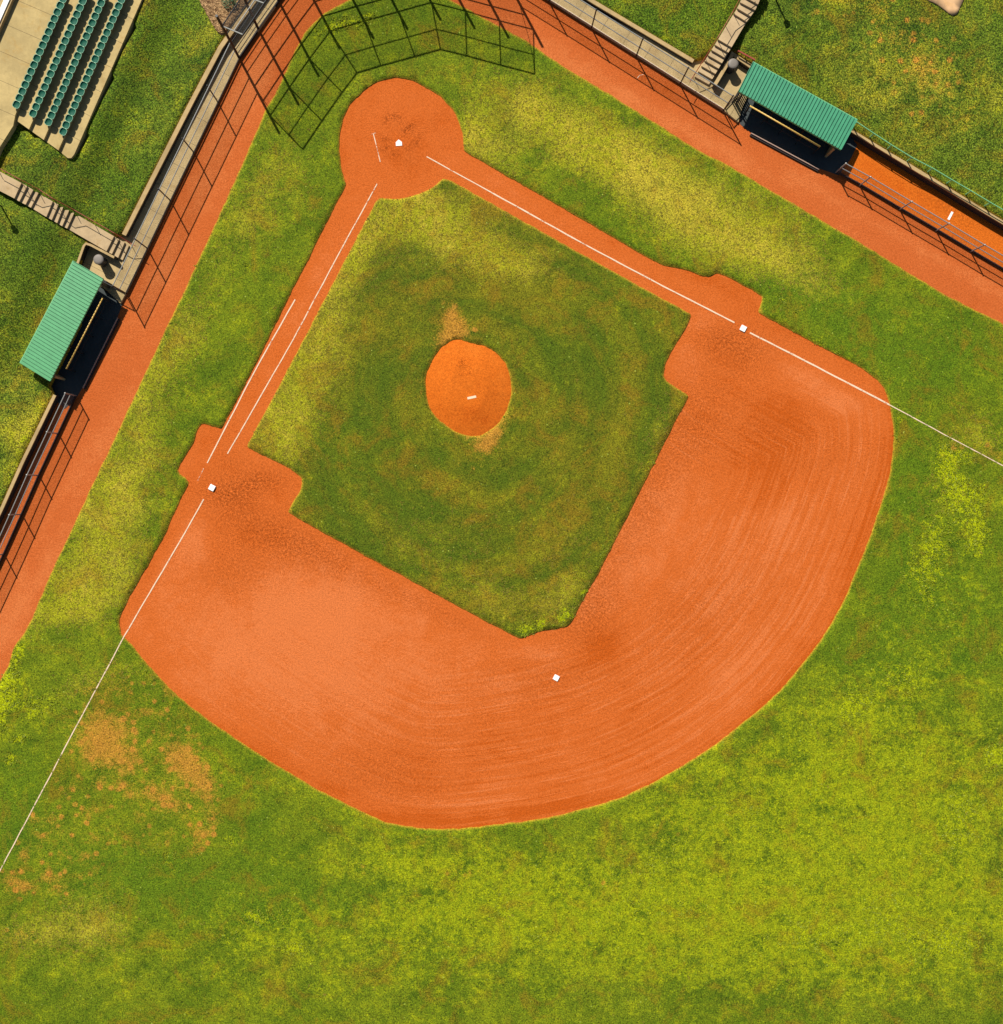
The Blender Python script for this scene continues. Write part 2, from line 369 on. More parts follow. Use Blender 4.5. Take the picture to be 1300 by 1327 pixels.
def cdt_sheet(name, outer, holes, step, zf, sets, mat, lip=0.06, edge_lines=None):
    """flat sheet with crisp ragged outline, z from zf(X,Y), a small lip all round"""
    O = np.array(outer); x0, y0 = O.min(0); x1, y1 = O.max(0)
    gx, gy = np.meshgrid(np.arange(x0, x1, step), np.arange(y0, y1, step * 0.87)); gx[1::2] += step / 2
    X, Y = gx.ravel(), gy.ravel(); near = np.abs(X) < 48
    ok = inside(outer, X, Y)
    for h in holes: ok &= ~inside(h, X, Y)
    X, Y = X[ok], Y[ok]
    far = np.maximum(np.abs(X - 2), np.abs(Y + 2)) > 44
    keep = ~far | (np.random.RandomState(3).rand(len(X)) < 0.15); X, Y = X[keep], Y[keep]
    d = dist(outer, X, Y)
    for h in holes: d = np.minimum(d, dist(h, X, Y))
    X, Y = X[d > step * 0.4], Y[d > step * 0.4]
    pts = [Vector(p) for p in zip(X.tolist(), Y.tolist())]; edges = []
    for loop in [outer] + holes:
        b = len(pts); pts += [Vector(p) for p in loop]; m = len(loop); edges += [(b + i, b + (i + 1) % m) for i in range(m)]
    v, e, f, *_ = delaunay_2d_cdt(pts, edges, [], 0, 1e-5)
    V = np.array([(p[0], p[1]) for p in v]); T = np.array([t for t in f if len(t) == 3])
    cx = V[T].mean(1); ok = inside(outer, cx[:, 0], cx[:, 1])
    for h in holes: ok &= ~inside(h, cx[:, 0], cx[:, 1])
    T = T[ok]; z = zf(V[:, 0], V[:, 1])
    V3 = np.column_stack([V, z])
    ed = {}
    for t in T.tolist():
        for a, b in ((t[0], t[1]), (t[1], t[2]), (t[2], t[0])): ed[(a, b)] = 1
    bd = [(a, b) for (a, b) in ed if (b, a) not in ed]
    bv = sorted({a for a, b in bd} | {b for a, b in bd}); mp = {q: len(V3) + i for i, q in enumerate(bv)}
    low = V3[bv].copy(); low[:, 2] -= lip
    V4 = np.vstack([V3, low]); faces = T.tolist() + [[b, a, mp[a], mp[b]] for a, b in bd]
    ez = np.minimum(dist(outer, V4[:, 0], V4[:, 1]), 9)
    for h in holes: ez = np.minimum(ez, dist(h, V4[:, 0], V4[:, 1]))
    return mesh_np(name, V4, faces, {'tone': ('FLOAT_COLOR', tone(V4[:, 0], V4[:, 1], sets)), 'edge': ('FLOAT', ez), 'lime': ('FLOAT', tone(V4[:, 0], V4[:, 1], [LIME, [], [], []])[:, 0])}, mat)
def grid_sheet(name, region, grow, step, zf, attrs_fn, mat):
    R = np.array(region); x0, y0 = R.min(0) - grow; x1, y1 = R.max(0) + grow
    xs, ys = np.arange(x0, x1 + step, step), np.arange(y0, y1 + step, step)
    gx, gy = np.meshgrid(xs, ys); X, Y = gx.ravel(), gy.ravel(); nx = len(xs)
    ins = inside(region, X, Y); d = dist(region, X, Y); sd = np.where(ins, d, -d)
    ok = (sd > -grow).reshape(gx.shape)
    cell = ok[:-1, :-1] & ok[1:, :-1] & ok[:-1, 1:] & ok[1:, 1:]
    j, i = np.nonzero(cell); a = j * nx + i
    Fc = np.column_stack([a, a + 1, a + nx + 1, a + nx]); used = np.unique(Fc); mp = np.full(len(X), -1); mp[used] = np.arange(len(used))
    X, Y, sd = X[used], Y[used], sd[used]
    V = np.column_stack([X, Y, zf(X, Y)])
    return mesh_np(name, V, mp[Fc].tolist(), attrs_fn(X, Y, sd), mat)

# ------------------------------------------------------------------ outlines of the field
OUT = [(515,101),(535,105),(558,117),(574,128),(589,147),(599,172),(600,188),(601,196),(702,254),(850,340),(870,346),(892,350),(908,357),(921,358),(930,353),
 (950,363),(971,374),(988.5,384.5),(982.5,405),(1028,430),(1065,450),(1096,465.5),(1122,481),(1141,497),(1149,512),(1154,528),(1158,561),(1157,589),(1151,623),(1140,657),
 (1128,694),(1112,734),(1091,783),(1066,826),(1035,866),(1006,900),(965,935),(922,968),(880,995),(840,1017),(800,1035),(750,1050),(700,1061),(640,1069),(600,1073),(560,1074),(530,1071),(499,1065),
 (456,1045),(407,1020),(358,991),(302,955),(253,920),(222,894),(191,860),(167,831),(156,823),(155,801),(191,734),(210,700),(227,662),(245,626),(242,621),(232,613),(231,607),
 (251,573),(258,552),(264,548),(287,556),(317,500),(437,262),(449,240),(443,221),(440,188),(442,165),(449,145),(457,132),(466,123),(486,108)]
INN = [(574,231),(585,234),(700,299),(840,377),(896,407),(890,424),(866,463),(860,484),(864,494),(893,513),(879,539),(869,560),(777,740),(753,782),(742,805),(737,812),
 (716,816),(696,820),(674,828),(637,809),(600,789),(530,751),(490,729),(422,692),(373,664),(379,652),(391,632),(392,620),(383,612),(352,595),(320,579.5),(325,568),(361,502),(486,263),
 (492,256),(512,258),(534,254),(551,248),(563,241)]
MOUND = [(551.6,496),(556,476),(568,456),(576,447),(592,440),(614,445),(637.5,453),(654,470),(662,492),(661,517),(650,543),(639,554),(621,565),(600,563),(581.5,553.6),(561.6,535.5),(553.5,515.6)]
TRACK_EDGE = [(-380,1640),(-60,1000),(0,882),(13,858),(18,838),(36,814),(42,800),(67.5,740),(91,690),(114,641),(143,581),(159,546),(192,476),(218,420),(240,375),(311,220),(328,181),(346,138),(359,118),(383,65),(398,38),(420,17),(448,2),
 (480,-14),(516,-22),(552,-16),(584,0),(631,26),(681,52),(717,78),(760,104),(812,136),(860,166),(900,192),(952,219),(1060,283),(1115,315),(1171,349),(1219,379),(1300,420),(1420,488),(1700,650)]
W = lambda L, z=0.0: [P2(p, z) for p in L]
out_w = refine(spline(W(OUT))); inn_w = refine(spline(W(INN))); mound_w = refine(spline(W(MOUND)), 0.15, 0.05)
turf_outer = refine(W(TRACK_EDGE), 0.3, 0.05, 1, closed=False)
turf_outer = turf_outer + W([(1900, 760), (1900, 1900), (-380, 1900)])
TURF_Z = 0.022
# turf tone lists: dry, lush, bare, weed  (x, y, rx, ry, angle, amount)
DRY = [(545,278,62,42,0,1.0),(600,312,70,34,10,.85),(660,342,70,24,5,.7),(450,350,32,80,28,.75),(405,470,42,80,25,.9),(368,555,42,48,20,1.0),(470,300,30,30,0,.6),(735,172,110,34,30,.75),(805,200,70,40,20,.8),(880,262,95,48,25,.75),(640,195,40,60,0,.6),(612,165,16,40,0,.8),(950,318,90,34,20,.7),(700,140,60,30,30,.5),(1000,280,80,40,20,.4),(1030,345,70,28,25,.5),(135,690,60,55,-60,.9),(108,760,60,38,0,.85),(75,795,60,22,-10,.7),(180,560,42,42,0,.55),(160,620,50,45,0,.7),(210,480,38,60,25,.5),(370,240,50,70,0,.3),(300,300,40,90,25,.25),(245,430,28,60,25,.45),(60,1210,90,28,0,.5),(120,1190,50,40,0,.4),(1080,18,60,20,5,.6),(1170,110,80,40,20,.5),(1270,140,40,40,0,.4),(1060,90,50,24,20,.35),(1130,150,70,20,28,.35),(40,560,34,40,0,.7),(25,600,30,50,0,.4),(70,530,20,20,0,.6),(60,180,60,20,20,.4),(120,200,50,20,0,.3),(280,40,18,50,25,.6),(225,140,20,70,28,.25),(45,440,40,60,0,.25),(20,500,30,30,0,.35),(330,260,20,80,25,.25),(640,770,60,30,25,.45),(560,700,80,50,0,.3),(735,700,60,60,0,.25),(855,560,18,60,25,.4),(730,780,40,30,-40,.55),(1220,640,40,50,0,.3),(1270,560,40,30,20,.45),(205,880,40,20,0,.4),(120,880,60,18,-20,.45),(300,960,0.1,0.1,0,0)]
LIME = [(1120,930,130,90,-35,.5),(980,1010,110,70,-30,.55),(940,1120,190,80,-20,.62),(1180,1130,170,100,-30,.55),(870,1030,80,40,-20,.4),(700,1150,150,60,0,.5),(520,1118,160,24,3,.5),(470,1080,80,30,20,.35),(640,1180,200,40,0,.45),(1240,1200,90,50,0,.5),(1120,1020,60,50,0,.4),(1000,1180,260,60,-5,.6),(1150,1060,160,120,-30,.55),(700,1190,260,50,0,.5),(1240,720,50,120,10,.35),(1100,1250,250,60,0,.55),(600,1120,120,40,0,.3),(20,900,40,60,0,.5),(350,1210,90,30,0,.4),(300,1000,60,30,40,.3),(500,1260,400,60,0,.4),(1230,1000,90,90,0,.35),(560,740,70,40,0,.2),(860,60,30,30,0,.2)]
LUSH = [(800,420,80,80,0,.55),(700,470,40,110,0,.35),(720,650,90,60,0,.35),(1180,640,30,110,10,1.0),(1230,450,110,60,20,.85),(1080,400,120,44,28,.8),(1150,470,60,40,30,.7),(1130,840,70,100,25,.75),(1260,820,70,120,0,.8),
 (1000,350,90,26,28,.5),(30,1000,50,50,0,.6),(15,1060,26,46,0,1.0),(150,1120,170,50,10,.65),(240,1160,150,50,0,.6),(330,1060,60,50,30,.5),(400,1170,140,60,0,.5),(230,900,40,20,45,.6),(190,60,70,70,0,.6),(130,180,80,60,0,.55),(240,30,20,40,25,.6),(170,250,50,40,0,.5),
 (60,350,70,60,0,.5),(30,440,40,50,0,.5),(860,30,60,40,0,.75),(930,30,40,40,0,.7),(800,0,50,16,0,.6),(1040,60,40,30,0,.5),(1190,20,60,16,0,.6),(1280,30,30,50,0,.6),(560,15,110,26,0,.7),(690,70,40,26,30,.6),(430,60,40,60,0,.4),(400,150,20,70,20,.4),(370,90,14,60,0,.4),
 (340,350,50,90,25,.35),(770,300,90,16,30,.35),(610,760,60,20,25,.4),(450,640,80,60,25,.5),(520,560,90,70,0,.35),(430,560,60,40,0,.5),(800,330,70,40,30,.5),(960,1130,26,30,0,.3)]
BARE = [(145,965,60,70,0,.30),(225,1035,55,60,0,.28),(85,1095,60,60,0,.27),(200,915,60,30,30,.22),(1170,90,70,50,20,.2),(584,408,10,10,0,.8),(590,424,15,10,0,.85),(582,436,18,9,0,.7),(560,470,8,16,25,.35),(650,545,10,14,30,.7),(640,562,14,9,-30,.85),(630,576,11,9,0,.7),(545,500,8,20,0,.25),(620,575,18,8,0,.4),(588,412,14,16,0,.75),(592,430,20,12,0,.8),(574,446,14,12,0,.6),(636,566,14,14,0,.8),(628,580,14,9,0,.6),(610,600,40,14,0,.22),
 (130,934,22,16,0,.62),(136,953,20,18,0,.7),(127,972,28,20,0,.75),(158,947,15,14,0,.6),(152,977,26,16,0,.62),(168,991,13,12,0,.6),(234,978,22,18,40,.95),(245,995,20,16,0,.9),(263,1014,22,16,50,.95),(270,1036,8,8,0,.8),
 (199,1028,15,11,0,.72),(215,1036,11,9,0,.7),(232,1046,12,8,0,.55),(275,1058,13,10,0,.7),(263,1081,16,11,0,.85),(256,1101,9,7,0,.8),(130,1015,8,7,0,.7),(158,1016,9,8,0,.7),(168,1030,8,7,0,.7),(16,1143,18,12,0,.8),(33,1150,13,10,0,.75),
 (32,1108,8,12,20,.8),(63,1136,12,12,0,.7),(77,1152,11,8,30,.65),(112,1054,8,7,0,.65),(123,1086,8,6,0,.6),(111,1110,7,6,0,.65),(28,1210,18,12,0,.5),(118,896,12,7,0,.55),(150,893,8,6,0,.5),(252,954,7,5,0,.65),(275,942,6,4,0,.5),
 (195,965,5,5,0,.6),(180,1056,5,5,0,.6),(188,1072,4,4,0,.7),(65,1062,10,7,0,.45),(45,1062,7,7,0,.5),(52,1082,9,6,0,.5),(94,1022,6,5,0,.45),(210,925,8,6,0,.5),(186,922,10,7,0,.45),(110,950,20,20,0,.35),
 (1235,578,14,12,0,.55),(1285,585,20,9,25,.6),(1076,12,30,10,5,.75),(1050,6,18,9,0,.75),(1060,34,16,9,0,.3),(1200,120,40,26,20,.34),(1150,60,30,20,0,.3),(1120,30,30,14,0,.34),(1240,170,30,12,20,.28),(1180,100,20,14,0,.38),(800,1015,30,10,20,.3),(850,1080,40,14,-20,.25),(480,1124,30,7,0,.22),(600,1130,50,6,0,.22),(790,1150,18,12,0,.3),
 (72,530,12,12,0,.3),(48,498,10,14,0,.3),(610,560,10,6,0,.5),(1180,165,30,14,20,.22),(720,1000,0.1,0.1,0,0)]
WEED = [(1225,600,16,30,0,.75),(1240,640,22,30,0,.7),(1265,690,20,34,0,.8),(1210,700,24,34,0,.6),(1195,740,26,26,0,.5),(1250,590,16,10,0,.6),(1270,640,14,14,0,.6),(1200,780,20,26,0,.4),(1170,880,40,26,0,.5),(1110,910,24,18,0,.65),(1100,925,14,10,0,.6),
 (1290,980,18,18,0,.85),(1250,1050,30,34,-30,.5),(1240,1090,20,16,0,.55),(960,1050,40,26,0,.4),(1060,1210,60,26,0,.45),(1220,1220,60,26,0,.6),(1150,1180,40,30,0,.4),(870,1180,30,16,0,.4),(845,1120,30,30,0,.4),(820,1175,20,20,0,.4),(760,1100,30,14,0,.25),(880,1090,30,10,0,.4),
 (20,846,12,16,20,.95),(12,884,16,18,0,.85),(6,908,16,18,0,.9),(25,958,10,8,0,.8),(15,984,9,8,0,.8),(40,925,14,20,0,.5),(60,910,30,16,0,.35),(2,930,8,14,0,.8),(300,1092,9,8,0,.7),(172,1010,6,5,0,.7),(330,1190,20,16,0,.6),(380,1228,26,8,0,.8),(300,1215,16,10,0,.5),(215,1110,40,14,0,.3),
 (370,1190,20,14,0,.4),(640,1155,26,14,0,.4),(650,1180,14,14,0,.5),(700,1215,40,16,0,.35),(530,1220,60,14,0,.35),(730,798,14,10,0,.75),(700,808,16,7,0,.7),(680,816,12,7,0,.6),(755,770,8,12,30,.5),(780,720,7,26,28,.45),(845,600,8,30,28,.35),(1070,455,26,9,30,.5),(1040,440,20,8,30,.45),(1165,540,8,30,0,.35),
 (430,35,26,14,-30,.6),(470,25,26,8,-15,.55),(395,95,8,10,0,.3),(1010,385,40,8,30,.35),(320,345,12,8,0,.4),(40,575,16,16,0,.5),(25,620,14,20,0,.3),(270,80,10,30,28,.3),(150,1190,40,20,0,.2)]
SETS = [DRY, LUSH, BARE, WEED]

flat = lambda z: (lambda X, Y: np.full(X.shape, z))
gm = MB(); gm.quad([(-400, -400, -0.12), (400, -400, -0.12), (400, 400, -0.12), (-400, 400, -0.12)]); o = gm.build('ground', M['grass']); tag(o, 'wide ground sheet of grass reaching away beyond the ball field', 'ground', kind='structure')
o = cdt_sheet('outfield_grass', turf_outer, [out_w], 0.42, flat(TURF_Z), SETS, M['grass'], 0.08); tag(o, 'patchy green outfield and foul ground turf around the clay', 'grass', kind='structure')
o = cdt_sheet('infield_grass', inn_w, [mound_w], 0.36, flat(TURF_Z), SETS, M['inturf'], 0.08); tag(o, 'square of infield turf around the pitching mound', 'grass', kind='structure')

# clay of the infield
LT = [(360,850,150,90,10,.75),(560,900,120,60,5,.3),(430,780,120,50,20,.45),(250,700,24,60,28,.4),(700,790,60,12,-20,.4),(700,850,36,14,10,.45),(820,720,40,110,28,.45),(900,650,60,80,28,.25),(1060,500,60,12,28,.65),(1050,515,40,9,20,.6),(1085,525,20,12,0,.5),(885,475,22,28,0,.35),
 (960,860,90,30,-40,.35),(1040,700,60,60,28,.25),(900,950,60,20,-30,.3),(600,1040,80,8,0,.35),(240,720,40,40,0,.2),(660,245,80,10,30,.3),(400,380,12,90,28,.35),(540,135,40,30,0,.1),(920,420,30,20,0,.3),(700,900,80,40,0,.1),(950,760,50,70,30,.3)]
DK = [(300,720,40,40,0,.35),(330,690,60,30,20,.35),(350,630,40,20,20,.25),(280,610,30,50,25,.2),(1000,580,50,50,0,.55),(960,610,60,50,0,.4),(780,835,26,34,30,.75),(760,860,40,14,-20,.45),(1120,680,14,90,20,.5),(530,1060,90,9,0,.5),(700,1045,90,9,-8,.45),(520,180,70,60,0,.25),(540,1000,120,30,0,.2),
 (840,960,80,20,-25,.2),(1010,520,60,30,0,.35),(960,470,80,40,20,.15),(930,370,40,10,28,.25),(660,940,70,40,0,.25),(620,780,60,9,26,.4),(480,720,70,7,28,.4),(560,950,60,40,0,.15),(205,720,8,50,28,.3)]
RG = [(507,150,5,2,0,1.0),(515,151,5,2,20,1.0),(498,157,2,4,20,1.0),(531,164,6,2,-25,1.1),(526,170,2,3,0,.9),(534,171,3,2,0,.8),(496,180,3,3,0,.8),(500,192,5,2,-25,.9),(540,186,4,3,30,.8),(532,195,5,2,0,.8),(512,200,5,2,10,.7),(545,176,3,3,0,.6),(300,640,30,18,10,.9),(330,625,22,12,0,.7),(345,690,90,32,25,.55),(300,740,50,30,0,.4),(420,720,90,20,26,.45),(560,790,90,14,26,.35),(760,790,40,50,30,.6),(830,660,30,120,28,.5),(940,440,40,22,10,.6),(960,460,50,30,0,.4),(1000,560,160,40,20,.25),(900,560,50,60,0,.4),(500,1010,90,30,10,.35),(350,620,30,14,20,.5),(700,880,90,30,0,.35),(560,960,200,60,0,.2),(900,800,120,60,-40,.3),
 (510,152,9,3,0,.9),(501,156,3,5,30,.8),(519,158,4,4,0,.6),(529,166,7,4,-20,.9),(534,163,4,3,0,.8),(524,172,4,6,0,.6),(500,182,6,7,0,.5),(497,192,6,4,-20,.6),(538,182,6,7,20,.6),(530,190,9,4,0,.6),(512,197,14,4,0,.4),(520,206,20,5,0,.3),(300,600,20,20,0,.3),(1030,430,60,9,28,.2),(430,260,0.1,0.1,0,0)]
c0 = P(690, 600)
def infield_attrs(X, Y, sd):
    t = tone(X, Y, [LT, DK, RG, []])
    px = X * F / H + NX; py = -Y * F / H + NY
    dO = dist(W(OUT), X, Y); sk = np.clip((py - 470 + (px - 700) * 0.0) / 120, 0, 1) * np.clip((py + px * 0.9 - 1000) / 200, 0, 1)
    t[:, 1] += np.exp(-(dO / 0.9) ** 2) * 0.42 * (0.35 + 0.65 * sk)
    # drag marks are strongest on the outer half of the skin
    big = 0.95 * sk * np.clip((13 - dO) / 4, 0, 1) * np.clip((px - 400) / 250, 0.38, 1)
    t[:, 3] = big
    ang = np.arctan2(Y - c0.y, X - c0.x)
    st = np.column_stack([dO * 3.6 + np.sin(ang * 5) * .5, ang * 22 * 0.10, np.zeros(len(X))])
    return {'tone': ('FLOAT_COLOR', t), 'streak': ('FLOAT_VECTOR', st)}
def inf_z(X, Y):
    return np.array([0.012 * mnoise.noise((x * 0.7, y * 0.7, 0)) for x, y in zip(X, Y)]) - 0.004
o = grid_sheet('infield_dirt', W(OUT), 0.35, 0.2, inf_z, infield_attrs, M['infield']); tag(o, 'raked orange clay of the infield, base paths and home plate circle', 'clay', kind='structure')
# pitching mound
mc = P(607, 503)
def mound_z(X, Y):
    d = dist(mound_w, X, Y); ins = inside(mound_w, X, Y)
    h = np.where(ins, np.minimum(0.33, 0.02 + 0.18 * d) + 0.02 * np.clip(d - 1.6, 0, 1), -0.01)
    a = P(603, 478, .2); b = P(609, 507, .25)
    return h - ins * (0.06 * np.exp(-((X - a.x) ** 2 + (Y - a.y) ** 2) / .16) + 0.04 * np.exp(-((X - b.x) ** 2 + (Y - b.y) ** 2) / .08))
def plain_attrs(lists):
    def fn(X, Y, sd):
        return {'tone': ('FLOAT_COLOR', tone(X, Y, lists)), 'streak': ('FLOAT_VECTOR', np.zeros((len(X), 3)))}
    return fn
o = grid_sheet('pitching_mound', mound_w, 0.3, 0.14, mound_z, plain_attrs([[(600,455,30,14,0,.35),(595,490,30,20,0,.2),(650,500,8,30,0,.3)], [(612,540,30,16,0,.35)], [(598,472,6,3,0,.7),(602,470,3,3,0,.8),(600,486,6,3,0,.6),(609,484,4,3,0,.5),(604,476,12,12,0,.15)], []]), M['mound'])
tag(o, 'raised round pitching mound of orange clay', 'mound', kind='structure')
# warning track and bullpens
TR = [(-420,1600),(-420,980),(-60,700),(40,480),(100,330),(180,220),(250,90),(330,-60),(420,-200),(640,-200),(760,-40),(900,70),(1000,60),(1330,250),(1750,480),(1750,720),(1300,460),(1100,345),(900,232),(700,110),(560,30),(516,10),(450,30),(400,70),(300,300),(150,620),(40,860),(-150,1250)]
TLT = [(300,150,26,120,28,.5),(210,350,18,120,28,.4),(330,90,20,60,30,.3),(100,640,40,180,28,.3),(20,800,20,90,28,.4),(700,60,90,20,30,.35),(900,175,160,12,30,.5),(1130,290,160,12,30,.4),(1280,370,90,14,30,.35),(130,560,20,60,28,.3),(800,120,60,12,30,.3)]
TDK = [(265,150,12,110,28,.45),(70,620,12,120,28,.3),(60,700,10,60,28,.4),(140,520,14,70,28,.3),(1150,310,140,9,30,.35),(1240,330,80,10,30,.35),(820,90,120,10,32,.4),(1200,250,100,30,30,.35),(1150,230,50,20,20,.3),(60,560,14,60,28,.5),(300,60,20,50,28,.3)]
TRG = [(760,30,30,7,30,.9),(720,10,20,8,30,.8),(860,95,40,5,30,.6),(250,200,4,60,28,.5),(1200,250,90,30,30,.4),(1000,160,60,20,30,.2),(1130,215,30,20,20,.5)]
o = grid_sheet('warning_track', W(TR), 0.2, 0.4, lambda X, Y: np.full(X.shape, -0.002), plain_attrs([TLT, TDK, TRG, []]), M['track'])
tag(o, 'orange clay warning track running behind home plate and past the dugouts', 'track', kind='structure')

BPN = W([(1088,190),(1098,172),(1106,166),(1290,276),(1500,400),(1400,411),(1306,356),(1213,301),(1114,242),(1086,226)])
o = grid_sheet('bullpen_clay', BPN, 0.05, 0.3, lambda X, Y: np.full(X.shape, 0.004), plain_attrs([[(1200,240,80,20,30,.25)], [(1180,250,60,12,30,.3)], [(1230,270,60,12,30,.5)], []]), M['mound'])
tag(o, 'bright orange clay strip of the third base side bullpen', 'clay', kind='structure')
# ------------------------------------------------------------------ banks behind the field
la, lb = P(28, 597, .65), P(283, 59, .65); ra, rb = P(769, 0, .5), P(1284, 275, .7)
def line_d(a, b, X, Y, sgn):
    d = Vector((b.x - a.x, b.y - a.y)).normalized()
    return ((X - a.x) * -d.y + (Y - a.y) * d.x) * sgn
def E_left(X, Y):
    d = np.maximum(line_d(la, lb, X, Y, 1), 0); return np.interp(d, [0, 3.4, 4.9, 6.0, 7.5, 30], [0.60, 0.80, 1.46, 1.67, 1.95, 3.6])
def E_right(X, Y):
    d = np.maximum(line_d(ra, rb, X, Y, 1), 0); s = np.clip((X - P(900, 0).x) / 6, 0, 1)
    return 0.43 + 0.22 * s + 0.2 * np.minimum(d, 5) + 0.1 * np.clip(d - 5, 0, 12)
def on_bank(E, px, py, dz=0.0):
    z = 1.0
    for _ in range(8):
        v = P(px, py, z); z = float(E(np.array([v.x]), np.array([v.y]))[0]) + dz
    return P(px, py, z)
def bumpy(E, lines):
    def f(X, Y):
        z = E(X, Y) + np.array([0.05 * mnoise.noise((x * 0.5, y * 0.5, 3)) for x, y in zip(X, Y)])
        for ln, w, cut in lines:
            if w < 0: z = np.where(inside(ln, X, Y) & (dist(ln, X, Y) > .12), z - cut, z); continue
            d = dist(ln, X, Y, closed=False); z = z - cut * np.clip((w - d) / 0.3, 0, 1)
        return z
    return f
lst = [[P2(p, 1.3) for p in ((-150, 158), (0, 243), (60, 272), (100, 294), (150, 318), (170, 330))]]
rst = [[P2(p, 1.2) for p in ((910, 104), (941, 54), (964, 17), (1010, -60))]]
LB = [(-500,1750),(-120,895),(-1,661),(27,598),(68.5,511)]
LB2 = [(88,400),(103,345),(112,314),(158,303),(204,212.5),(246,130),(283,60),(293,45),(331,-6),(430,-150)]
dL = [P2((64, 500), .65), P2((104, 420), .65)]
lb_poly = [P2(p, .65) for p in LB] + dL + [P2(p, .65) for p in LB2[1:]] + [P2((430, -900), .65), P2((-900, -900), .65), P2((-900, 1750), .65)]
lb_poly = refine(lb_poly, 0.5, 0.02, 0)
o = cdt_sheet('left_bank', lb_poly, [], 0.5, bumpy(E_left, [(lst[0], 0.75, 0.35), ([P2(p, 1.72) for p in ((20, 165), (92, 197), (102, 188), (230, -105), (90, -160), (-60, -60))], -1, .6)]), SETS, M['bank'], 0.3); tag(o, 'sloping grass bank behind the first base side walkway and dugout', 'grass bank', kind='structure')
RB = [(640,-85),(769,-1),(900,77),(948,66),(975,84),(1004,120),(1086,170),(1106,170),(1284,276),(1500,404),(1800,582)]
rb_poly = [P2(p, .6) for p in RB] + [P2(p, .6) for p in ((2300, 582), (2300, -900), (640, -900))]
rb_poly = refine(rb_poly, 0.5, 0.02, 0)
o = cdt_sheet('right_bank', rb_poly, [], 0.5, bumpy(E_right, [(rst[0], 0.75, 0.35)]), SETS, M['bank'], 0.3); tag(o, 'sloping grass bank behind the third base side walkway and bullpen', 'grass bank', kind='structure')

# ------------------------------------------------------------------ walkways, walls
def slab(name, px, z, mat, label, cat, kind=None, z0=-0.05, uvd=(1, 0), bevel=0, group=None):
    m = MB(); m.prism([P2(p, z) for p in px], z0, z, uvd); o = m.build(name, mat, bevel=bevel); return tag(o, label, cat, group, kind)
UL = (0.457, 0.889); UR = (0.85, -0.52)
WZ = 0.2
slab('walkway', [(370,-12),(362,0),(309.5,75),(162.5,381),(156,393),(139,377),(132,372),(104,350),(101,342),(110,313),(150,303),(168,292),(296,52),(331,2),(420,-127),(470,-160)], WZ, M['concrete'], 'tan concrete spectator walkway between the bank wall and fence on the first base side', 'walkway', 'structure', uvd=UL)
slab('walkway', [(650,-52),(650,-38),(712,0),(939,143.5),(957,158),(962,140),(975,112),(972,84),(948,68),(925,60),(897,80),(775,14),(690,-48)], WZ, M['concrete'], 'tan concrete spectator walkway between the bank wall and fence on the third base side', 'walkway', 'structure', uvd=UR)
def wall(name, px, z, w, z0, label, side=1, mat=None, uvd=(1, 0)):
    """low wall, face coloured near-black for its shade, under a tan coping whose bank-side top edge follows px; w metres thick towards the field"""
    def run(w0, w1, za, zb):
        pts = [Vector(P2(p, z)) for p in px]; A = []; B = []
        for i, p in enumerate(pts):
            d = (pts[min(i + 1, len(pts) - 1)] - pts[max(i - 1, 0)]).normalized(); q = Vector((d.y, -d.x)) * side; A.append(p + q * w0); B.append(p + q * w1)
        m = MB()
        for i in range(len(pts) - 1): m.prism([A[i], A[i + 1], B[i + 1], B[i]], za, zb)
        bmesh.ops.remove_doubles(m.bm, verts=m.bm.verts, dist=0.0005)
        inner = [f for f in m.bm.faces if len(f.verts) == 4 and any(len(e.link_faces) > 2 for e in f.edges) and all(len(e.link_faces) > 2 for e in f.edges)]
        if inner: bmesh.ops.delete(m.bm, geom=inner, context='FACES_ONLY')
        return m
    p0 = P2(px[0], z); root = empty(name, (p0[0], p0[1], 0)); tag(root, label, 'retaining wall')
    run(.03, w - .02, z0, z - .10).build('wall_face', M['face_shade'], root)
    run(0, w, z - .10, z).build('coping', M['wall_concrete'], root)
    return root
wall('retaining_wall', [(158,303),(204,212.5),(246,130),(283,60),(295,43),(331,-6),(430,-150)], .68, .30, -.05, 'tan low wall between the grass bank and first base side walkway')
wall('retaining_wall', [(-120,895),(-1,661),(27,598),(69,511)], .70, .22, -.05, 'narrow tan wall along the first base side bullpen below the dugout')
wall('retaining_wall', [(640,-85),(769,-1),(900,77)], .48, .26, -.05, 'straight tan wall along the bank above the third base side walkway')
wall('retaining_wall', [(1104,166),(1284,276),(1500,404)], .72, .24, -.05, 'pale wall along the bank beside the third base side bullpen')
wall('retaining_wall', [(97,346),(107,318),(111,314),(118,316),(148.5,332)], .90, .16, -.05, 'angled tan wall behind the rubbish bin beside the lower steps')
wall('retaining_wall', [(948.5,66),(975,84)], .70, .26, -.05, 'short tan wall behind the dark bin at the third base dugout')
wall('retaining_wall', [(925,108),(937,88),(948.5,67)], .85, .24, -.05, 'tan cheek wall beside the stairs near the third base dugout')

